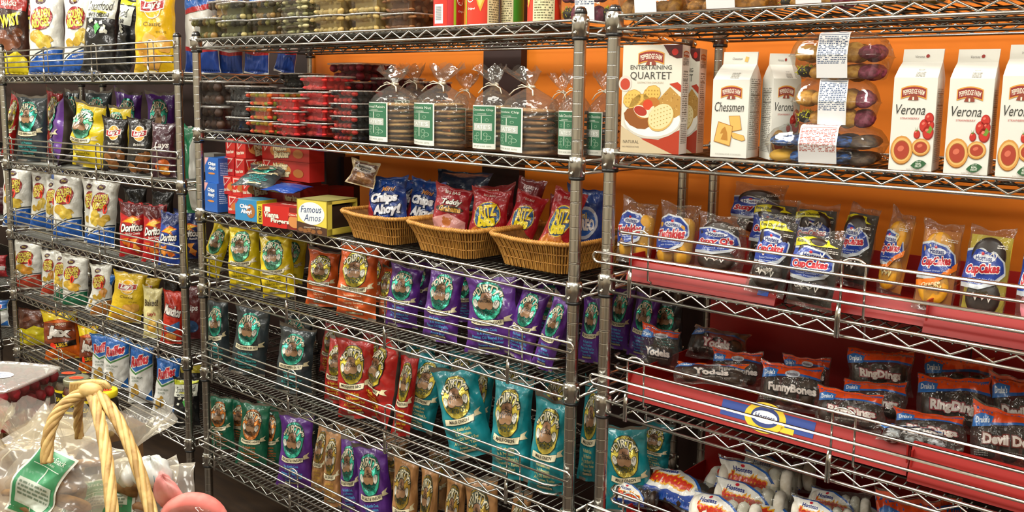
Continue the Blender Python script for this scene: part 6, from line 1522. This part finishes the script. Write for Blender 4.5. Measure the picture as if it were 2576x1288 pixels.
BKD = dict(col='#d3c98c', texts=[('Baked!', 0, 7.4, 5.2, 1.3, '#3f2f1c', dict(b=.02)), ("Lay's", .3, 5.0, 3.0, .9, '#9c2a24', dict(sh=.2))], ells=[(0, 2.2, 1.8, 1.2, '#d9a63a', 10), (.6, 3.2, 1.3, .9, '#e0b85a', 0)])
LB(3, 'plainbag', 360, 410, 722, 2.0, '', a=BKD, var=1, label='cream baked potato crisp bag between yellow and red bags')
MUN = dict(col='#b5260f', texts=[('Munchos', 0, 6.6, 5.8, 1.7, '#e4ddd4', dict(b=.05, sh=.2, rot=-8, out='#20202e', ow=.1))], polys=[([(-2, 3.2), (2.6, 4.6), (2.9, 3.2), (0, 2.2)], '#3a6a9c')], ells=[(0, 1.4, 2.0, .8, '#d08a3a', 0)])
LB(3, 'plainbag', 402, 466, 732, 1.9, '', a=MUN, var=2, roll=4, label='red potato crisp bag with white lettering at the post')
LB(3, 'plainbag', 452, 520, 716, 6.0, '', a=dict(col='#5a161a', texts=[('chips', 0, 6, 4, 1.4, '#c8c0bc')], ells=[(0, 2.5, 2.0, 1.2, '#2b4a70', 0)]), var=3, label='maroon chip bag behind the post, fourth shelf')
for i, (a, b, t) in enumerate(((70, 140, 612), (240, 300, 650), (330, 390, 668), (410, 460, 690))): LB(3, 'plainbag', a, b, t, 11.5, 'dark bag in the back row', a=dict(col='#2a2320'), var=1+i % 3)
# fifth shelf
SN = dict(col='#5a3020', w=7, h=9.5, polys=[([(-3.3, .3), (3.3, .3), (3.3, 4.6), (1, 5.4), (-1, 4.4), (-3.3, 5.0)], '#d8c81e')], ells=[(-1, 7, 1.3, .6, '#7a4630', 20), (1.2, 7.3, 1.3, .6, '#6b3a28', -20), (0, 2.6, 1.6, .7, '#c2a81a', 10)])
LB(4, 'plainbag', 46, 122, 776, 3.0, '', a=SN, var=1, label='brown and yellow snack bag, leftmost on left rack bottom shelf')
LB(4, 'jax', 104, 208, 782, 2.4, '', a={}, var=1, roll=-4, label='orange and yellow cheese curl bag with white lettering', name='snack_bag')
LB(4, 'jax', 196, 248, 818, 3.4, '', a={}, var=2, label='cheese curl bag half hidden by a blue and white bag', name='snack_bag')
LB(4, 'ruffles', 226, 300, 838, 3.0, 'blue and white ridged chip bag', a={}, var=2)
LB(4, 'ruffles', 256, 334, 846, 2.0, 'blue and white ridged chip bag', a={}, var=3, roll=3)
LB(4, 'ruffles', 322, 392, 866, 2.4, 'blue and white ridged chip bag', a={}, var=1, roll=2)
LB(4, 'ruffles', 380, 458, 900, 2.0, 'blue and white ridged chip bag', a={}, var=2, roll=5)
LB(4, 'smartfood', 436, 506, 950, 2.2, '', a={}, var=1, label='black popcorn bag at the right end of the bottom shelf', name='popcorn_bag', cat='popcorn bag')
LB(4, 'plainbag', 446, 520, 912, 8.0, '', a=dict(col='#101012', polys=[([(-3, 8), (3, 8), (3, 10), (-3, 10)], '#b8a82a')]), var=2, label='black and yellow bag behind the posts, bottom shelf')
LB(4, 'plainbag', 300, 380, 985, 1.4, '', a=dict(col='#8a1a22', h=6.5), var=3, tilt=60, label='red bag lying flat behind the bottom ledge')  if 0 else None
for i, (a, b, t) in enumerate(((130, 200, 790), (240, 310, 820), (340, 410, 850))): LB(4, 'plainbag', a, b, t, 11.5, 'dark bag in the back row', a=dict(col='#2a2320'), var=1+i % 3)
# far left rack, only a sliver in view
LB(2, 'plainbag', -70, 18, 470, 3, '', rk='X', a=dict(col='#4a1420'), var=2, label='dark red chip bag cut off by the left edge, upper') 
LB(3, 'plainbag', -60, 20, 640, 3, '', rk='X', a=dict(col='#a3242a', bands=[(3, 5, '#d8d0cc', .3)]), var=1, label='red chip bag cut off by the left edge, middle')
LB(4, 'ruffles', -58, 26, 752, 3, '', rk='X', a={}, var=1, label='white and blue chip bag cut off by the left edge, lower')
# green and white bag hanging in the gap between left and middle racks, and white bags behind the middle rack's top left corner
GW = dict(col='#17744c', back='#c9ccc4', polys=[([(1.2, .3), (3.3, .3), (3.3, 10), (2.2, 8)], '#d5d6cd')])
put('L', 1, 'plainbag', 452, 500, 312, Y=5.0, var=1, yaw=20, tilt=2, z=-24.0, a=GW, name='chip_bag', label='green and white chip bag hanging in the gap between two racks')
WP = dict(col='#cfcdc6', w=8, h=14, T=3.4, bands=[(0.3, 2.8, '#1d3f8c', -.3), (2.8, 3.3, '#a8242a', -.3)], polys=[([(-3.8, 7.5), (3.8, 8.4), (3.8, 11.6), (-3.8, 10.8)], '#1f5aa8'), ([(-3.8, 7.0), (3.8, 7.8), (3.8, 8.5), (-3.8, 7.6)], '#a8242a')], texts=[('RUFFLES', 0, 9.6, 4.8, 1.3, '#c2212e', dict(b=.05, out='#e8e2da', rot=6))])
def WH(pl, pr, pt, Y, roll, lab, var): put('L', 0, 'plainbag', pl, pr, pt, Y=Y, var=var, yaw=40, tilt=3, roll=roll, a=WP, name='chip_bag', label=lab)
WH(462, 556, -110, 8.0, 0, 'tall white and blue chip bag seen in the gap between racks', 1)
WH(546, 618, -60, 11.0, 2, 'white chip bag with blue base behind the chocolate ball tubs', 2)
WH(612, 694, -60, 12.5, 4, 'white chip bag with blue base behind the licorice tubs', 3)
WH(690, 790, -60, 13.5, 12, 'white chip bag with blue base leaning right by the orange wall', 1)

# ================================================================ FOREGROUND
def at_d(px, py, d):
    v = _fw+(px-CXP)/F_PX*_r2-(py-CYP)/F_PX*_u2; v = v/(v@_fw); return CAM+v*d
woodm = noise_mat('display_table_wood', '#5a4026', '#6e5030', 8, .5, (1, 8, 1))
TZ = -37.5
tb = MB(); tb.box(-18, 18, -14, 14, -1.2, 0, woodm)
troot = link('display_table', None, loc=wv(30, -42, FLOOR)); tag(troot, 'low wooden display table under the basket, mostly below the picture', 'table')
top_ = MB(); top_.box(-19, 17, -13, 10, TZ-FLOOR-1.2, TZ-FLOOR, woodm); link('tabletop', top_.mesh('tabletop', False), troot)
for sx, sy in ((-17.5, -11.5), (15.5, -11.5), (-17.5, 8.5), (15.5, 8.5)):
    lg = MB(); lg.box(sx-1, sx+1, sy-1, sy+1, 0, TZ-FLOOR-1.2, woodm); link('leg', lg.mesh('leg', False), troot)

# handled basket: bowl below the frame, twisted handle rising into view
d0 = 47.0
top = at_d(232, 978, d0)
WK = food('#d2b474', '#c2a062', 60, .5, .4); WKD = food('#b8975a', '#9c7a44', 60, .6, .4)
br = link('handled_basket', None, loc=wv(*top)); tag(br, 'wicker basket with tall twisted straw handle in the foreground', 'basket')
def strand_path(p0, p1, sag, n=22):
    p0, p1, sag = map(np.array, (p0, p1, sag)); P = []
    for i in range(n+1):
        t = i/n; P.append(p0*(1-t)**2+2*t*(1-t)*sag+p1*t*t)
    return P
def twisted(mb, path, R, r, turns, k, mats):
    path = np.array(path); n = len(path)
    Q = np.array([np.array([np.interp(t, np.arange(n), path[:, c]) for c in range(3)]) for t in np.linspace(0, n-1, n*3)])
    T_ = np.gradient(Q, axis=0); T_ /= np.linalg.norm(T_, axis=1)[:, None]
    up = np.array([.3, .9, .2]); 
    for j in range(k):
        pts = []
        for i, (q, t) in enumerate(zip(Q, T_)):
            a = up-t*(up@t); a /= np.linalg.norm(a); b = np.cross(t, a); th = 2*math.pi*(turns*i/len(Q)+j/k)
            pts.append(q+R*(a*math.cos(th)+b*math.sin(th)))
        mb.tube(pts, r, mats[j % len(mats)], 6)
def lp(px, py, d): return at_d(px, py, d)-top
ends = [((118, 1165), 45.5, (112, 1010), 46.0), ((285, 1340), 41.5, (272, 1090), 44.0), ((392, 1340), 42.5, (322, 1030), 45.0)]
for (e, d1, m, d2) in ends:
    hm = MB(); twisted(hm, strand_path(lp(228, 984, d0), lp(*e, d1), lp(*m, d2)), .17, .15, 1.6, 5, [WK, WKD, WK]); link('handle_strand', hm.mesh('handle_strand'), br)
hm = MB(); twisted(hm, strand_path(lp(205, 990, d0), lp(200, 1100, 49), lp(190, 1030, 48.5)), .13, .13, 1.0, 4, [WKD, WK]); link('handle_strand', hm.mesh('handle_strand'), br)
hb = MB(); 
for i in range(9):
    a = i/8; c = lp(200+a*56, 974+6*abs(a-.5), d0); hb.tube([c+np.array([.0, .0, -.55]), c+np.array([-.35, -.3, -.2]), c+np.array([-.2, -.3, .28]), c+np.array([.15, .1, .34]), c+np.array([.35, .3, .0])], .13, WK, 6)
hb.blob(lp(228, 978, d0), (.85, .6, .42), WK, 12, 8); link('handle_wrap', hb.mesh('handle_wrap'), br)
bc = at_d(240, 1430, 49)                     # bowl centre, under the bottom edge of the picture
bowl = MB(); bz = TZ+.05; m = 80
Bq = resample(rrect(9, 9, 4, bz), m); Tq = resample(rrect(13, 13, 6, bz+4.2), m)
V = np.concatenate([Bq, (Bq+Tq)/2*np.array([1.04, 1.04, 1]), Tq]); V[:m*3, 2] = np.r_[Bq[:, 2], (Bq+Tq)[:, 2]/2, Tq[:, 2]]
off = np.array([bc[0], bc[1], 0])-np.array([top[0], top[1], top[2]])
F = [(i*m+j, i*m+(j+1) % m, (i+1)*m+(j+1) % m, (i+1)*m+j) for i in range(2) for j in range(m)]
bowl.add(V+off, F, WKD); bowl.add(Bq+off, [tuple(range(m))], WKD)
for j in range(m): bowl.tube([V[j]+off, V[j+m]+off, V[j+2*m]+off], .09, WK, 4)
link('bowl', bowl.mesh('bowl'), br); rm = MB(); rm.tube(list(Tq+off), .3, WK, 8, closed=True); link('rim', rm.mesh('rim'), br)

# cellophane cookie bags piled in the basket
def bigbag(name, px, py, d, w, h, T_, seed, roll, tilt, yaw, labpts, text, label, cc, lab2=True, mat=None):
    root = link(name, None); parts = []
    F = pillow(w, h, T_, seed, seal=.2, amp=2.6, pw=.55, waist=.0)
    mb = MB(); bag_body(mb, F, w, h, mat or CELLO2, nu=27, nv=33); link('clear_wrapper', mb.mesh('clear_wrapper'), root)
    R = random.Random(seed); ckm = food(cc[0], cc[1], 45, .75, .8)
    for k in range(6):
        ck = MB(); ck.lathe([(0, -.2), (1.0, -.18), (1.12, 0), (1.0, .2), (0, .24)], ckm, 18, cap=False)
        rt = np.array(Matrix.Rotation(R.uniform(-.5, .5), 3, 'X') @ Matrix.Rotation(R.uniform(-.5, .5), 3, 'Y'))
        ck.V[0] = ck.V[0]@rt.T+np.array([R.uniform(-w*.22, w*.22), R.uniform(-.3, .5), .18*h+.11*h*k]); link('cookie', ck.mesh('cookie'), root)
    if labpts:
        L = MB(); P = PR(L, F, card, .25, .12, .03); x0, x1, y0, y1 = labpts
        P.rect(x0-.12, x1+.12, y0-.12, y1+.12, '#d6dace', 0); P.rect(x0, x1, y0, y1, '#3c8a5c', 1)
        cx = (x0+x1)/2; P.text(text, cx, y1-.35, (x1-x0)*.8, .32, '#d9e4d2', 2, bold=0); P.text('COOKIES', cx, y1-.7, (x1-x0)*.35, .12, '#d9e4d2', 2, bold=0)
        P.rect(x0+.2, x1-.2, y1-.92, y1-.88, '#d9e4d2', 2); P.rect(cx-.04, cx+.04, y0+.3, y1-.92, '#cfdcc8', 1.6)
        if lab2: P.rect(x0+.2, x1-.2, y0+.5, y0+(y1-y0)*.5, '#b9c2b4', 2); P.fine(x0+.3, x1-.3, y0+(y1-y0)*.46, 4, .2, '#6a7a68', 3, seed)
        link('label', L.mesh('label'), root)
    p = at_d(px, py, d); root.rotation_euler = Matrix(rot3(yaw, tilt, roll).tolist()).to_4x4().to_euler(); root.location = wv(*p)
    tag(root, label, 'cookie bag'); return root
bigbag('cookie_bag', 55, 1345, 49, 7.0, 6.2, 3.0, 3, 22, 30, 38, (-.9, 1.2, 1.0, 4.6), 'Walnut Snack', 'cellophane cookie bag with green label in the bottom left corner', ('#a8804e', '#7e5a34'))
bigbag('cookie_bag', 262, 1400, 45, 7.5, 6.4, 3.0, 5, 80, 34, 36, (-1.6, 1.3, .9, 5.6), 'Chocolate Chip', 'cellophane cookie bag with sideways green label behind the basket handle', ('#6a4a30', '#4a3322')) if 0 else None
bigbag('cookie_bag', 240, 1392, 51.5, 8.6, 5.0, 2.6, 5, -14, 42, 34, (-2.2, 2.0, 1.6, 3.9), 'Chocolate Chip', 'cellophane cookie bag with wide green label behind the basket handle', ('#6a4a30', '#4a3322'))
bigbag('cookie_bag', 405, 1415, 50, 3.4, 5.4, 2.0, 8, -6, 24, 40, None, '', 'cellophane cookie bag without label right of the basket handle', ('#7c5a3a', '#5a3c24'))
def tuft(px, py, d, h, w, seed, label, lean=0):
    """gathered top of a cellophane bag tied with a string"""
    R = random.Random(seed); mb = MB(); n = 34; V = []; ph = [R.uniform(0, 6) for _ in range(4)]
    pr = [(w*.75, -1.6), (w*.5, -.9), (w*.2, -.3), (.22, 0), (.4, .3), (w*.45, h*.4), (w*.8, h*.72), (w*1.0, h*.9), (w*1.02, h)]
    for i, (r, z) in enumerate(pr):
        for j in range(n):
            a = 2*math.pi*j/n; q = 1+.13*math.sin(5*a+ph[0])+.09*math.sin(11*a+ph[1]+z); zz = z+(.25*math.sin(7*a+ph[2]) if i > 5 else 0)
            V.append((r*q*math.cos(a)+lean*max(z, 0), r*q*math.sin(a)*.6, zz))
    mb.add(V, [(i*n+j, i*n+(j+1) % n, (i+1)*n+(j+1) % n, (i+1)*n+j) for i in range(len(pr)-1) for j in range(n)], CELLO2)
    root = link('cellophane_bag', None); link('clear_wrapper', mb.mesh('clear_wrapper'), root)
    rb = MB(); rb.lathe([(.24, -.1), (.3, 0), (.24, .1)], plastic('#e2ded2', .4), 10); rb.tube([(0, -.3, 0), (-.7, -.5, .1), (-1.3, -.5, -.5), (-1.5, -.5, -1.2)], .06, plastic('#e2ded2', .4), 6); link('string', rb.mesh('string'), root)
    ck = MB(); cm = food('#9a7a50', '#7a5a38', 45, .75, .6); ck.lathe([(0, -2.6), (w*.6, -2.5), (w*.7, -1.9), (w*.4, -1.3), (0, -1.2)], cm, 18, cap=False); link('cookies', ck.mesh('cookies'), root)
    root.location = wv(*at_d(px, py, d)); root.rotation_euler = (0, 0, math.radians(38)); tag(root, label, 'cookie bag')
tuft(72, 1128, 52, 2.6, 1.9, 3, 'gathered top of a clear cellophane bag left of the basket handle', -.15)
tuft(176, 1150, 51, 2.9, 1.2, 7, 'narrow gathered cellophane top just behind the basket handle', .1)
tuft(330, 1130, 53, 2.2, 2.0, 9, 'wide cellophane bag top right of the basket handle', .3)
tuft(-12, 1090, 52, 1.6, 1.2, 12, 'small cellophane bag top at the left edge', 0)
# clear deli tubs behind the basket
def fgtub(px, py, d, a, yaw, label, sc, name='deli_tub'):
    p = proto('tub', 50, **a); q = at_d(px, py, d)
    r = make(p, name, q[0], q[1], q[2], yaw, 0, 0, sc, '', 'deli tub', '', None, label=label)
fgtub(2, 1056, 61, dict(w=7, h=3.4, r=.5, cols=('#8a1420', '#a01a28', '#6e101a'), lab=1), 30, 'clear tub of red cherries with oval white label', (.8, .8, .9))
fgtub(150, 1172, 56, dict(w=6.5, h=2.6, r=.55, cols=('#b8a06a', '#a88c58', '#c4b080'), lab=1), 34, 'clear tub of pale nuts behind the basket handle', (.8, .8, .8))
# white wrapped packages and a pink and white one
def soft(px, py, d, r, mat, label, name, cat, rot, seed, marks=None, z2=None):
    R = random.Random(seed); mb = MB(); n, m_ = 30, 18; V = []
    for i in range(m_+1):
        a = -math.pi/2+math.pi*i/m_
        for j in range(n):
            t = 2*math.pi*j/n; q = 1+.13*math.sin(3*t+seed)*math.cos(a)+.1*math.sin(3*a+seed*2+2*t)+.06*math.sin(7*t+5*a)
            V.append((r[0]*q*math.cos(a)*math.cos(t), r[1]*q*math.cos(a)*math.sin(t), r[2]*q*math.sin(a)))
    mb.add(V, [(i*n+j, i*n+(j+1) % n, (i+1)*n+(j+1) % n, (i+1)*n+j) for i in range(m_) for j in range(n)], mat)
    if marks:
        for (pts, rr, mm) in marks: mb.tube(pts, rr, mm, 6)
    o = link(name, mb.mesh(name)); o.location = wv(*at_d(px, py, d)); o.rotation_euler = rot; tag(o, label, cat); return o
ink = plastic('#5c7f88', .5)
soft(384, 1190, 50, (1.15, .8, 1.05), film('#d3d8d4'), 'white paper wrapped bundle with thin blue lines right of the handle', 'wrapped_bundle', 'wrapped bundle', (.3, .1, .6), 2, [([(-.5+.35*k, -.78, .6), (-.45+.35*k, -.85, .1), (-.55+.38*k, -.76, -.5)], .025, ink) for k in range(4)])
soft(318, 1188, 51, (.9, .7, .8), film('#d8d9d6'), 'small white wrapped bundle behind the right handle strand', 'wrapped_bundle', 'wrapped bundle', (.2, .4, .2), 4)
# pink and white iced bun / plush shape
PK = food('#d9756c', '#e08a80', 30, .6, .2); WT = food('#e6e0dc', None, 30, .6, .2)
pk = link('iced_sweet', None); q = at_d(488, 1318, 49); pk.location = wv(*q); pk.rotation_euler = (0, 0, .7); tag(pk, 'pink and white rounded wrapped sweet at the bottom edge', 'sweet')
mb = MB(); mb.tube([(1.55*math.cos(t), 0, 1.25*math.sin(t)) for t in np.linspace(-.3, math.pi+.3, 22)], [.3+.25*math.sin(math.pi*i/21) for i in range(22)], PK, 12); link('pink_rim', mb.mesh('pink_rim'), pk)
mb = MB(); mb.blob((.2, .1, -.1), (1.25, .6, 1.0), WT, 18, 12); link('white_filling', mb.mesh('white_filling'), pk)
mb = MB(); mb.blob((0, 0, 0), (1.95, .85, 1.7), FILMC, 22, 14); link('clear_wrapper', mb.mesh('clear_wrapper'), pk)
soft(420, 1235, 49.5, (.9, .5, 1.2), food('#d98a86', '#e0a09a', 30, .6, .2), 'pink sweet between the white bundle and the round one', 'wrapped_sweet', 'sweet', (.4, .2, .3), 7)
# dip jars on a low stand in the aisle
JZ = -45.2
js = link('display_stand', None, loc=wv(.5, -16, FLOOR)); tag(js, 'low dark stand under the dip jars in front of the left rack', 'stand')
t_ = MB(); t_.box(-9, 5.5, -6, 5, JZ-FLOOR-1, JZ-FLOOR, woodm); link('stand_top', t_.mesh('stand_top', False), js)
for sx, sy in ((-8, -5), (4.5, -5), (-8, 4), (4.5, 4)):
    lg = MB(); lg.box(sx-.7, sx+.7, sy-.7, sy+.7, 0, JZ-FLOOR-1, woodm); link('leg', lg.mesh('leg', False), js)
def onz(px, py, z):
    d = _fw+(px-CXP)/F_PX*_r2-(py-CYP)/F_PX*_u2; return CAM+d*(z-CAM[2])/d[2]
for i, (px, py, lc, gc, lab) in enumerate(((172, 938, '#1c1c1a', '#5a3a1c', 'dip jar with black lid, farthest left of four jars'), (192, 950, '#8a8a6a', '#7a2a18', 'dip jar with silver green lid, second of four jars'), (228, 962, '#dcc81a', '#4a2c18', 'dip jar with yellow lid, third of four jars'), (262, 980, '#e2cc1c', '#2e1c14', 'dip jar with yellow lid nearest the basket handle'))):
    H_ = 4.6; p = onz(px, py, JZ+H_)
    rt = link('dip_jar', None, loc=wv(p[0], p[1], JZ)); tag(rt, lab, 'jar', 'jars of dip with orange price stickers')
    g = MB(); g.lathe([(1.2, 0), (1.45, .25), (1.5, 3.2), (1.25, 3.8), (1.2, 3.95)], clear('jar_glass', '#e8ece6', .12, 0), 24); link('glass', g.mesh('glass'), rt)
    f = MB(); f.lathe([(1.15, .1), (1.38, .3), (1.42, 3.1), (1.15, 3.6)], food(gc, None, 60, .4, .2), 24); link('dip', f.mesh('dip'), rt)
    l = MB(); l.lathe([(1.38, 3.85), (1.42, 3.9), (1.42, 4.5), (1.34, 4.6), (1.2, 4.56), (0, 4.56)], card(lc) if i != 1 else principled('lid_tin', '#a8a88c', .3, .7), 28, cap=False); link('lid', l.mesh('lid'), rt)
    s = MB(); P = PR(s, plane((0, 0, 4.58), (.8, .6, 0), (-.6, .8, 0)), card, 99, .01, .01); P.ell(0, 0, .85, .5, '#ff4a1c', 1); P.text('DIP', 0, 0, .8, .35, '#7a1c08', 2); link('price_sticker', s.mesh('price_sticker', False), rt)
    b = MB(); P = PR(b, cyl(1.52), card, .25, .01, .01); P.rect(-2.2, 2.2, .7, 1.0, '#d9c41c', 1); P.rect(-2.2, 2.2, 1.0, 2.6, '#1a1712', 1); P.rect(-2.2, 2.2, 2.6, 2.9, '#d9c41c', 1)
    P.rect(-1.0, -.2, 1.3, 2.3, '#dcdcd6', 2); P.text('SALSA', .8, 1.8, 1.4, .5, '#e2cc2c', 2); link('label', b.mesh('label'), rt)

finish_labels()
for o in list(SC.objects):          # ceiling lamps differ only by their place
    pass
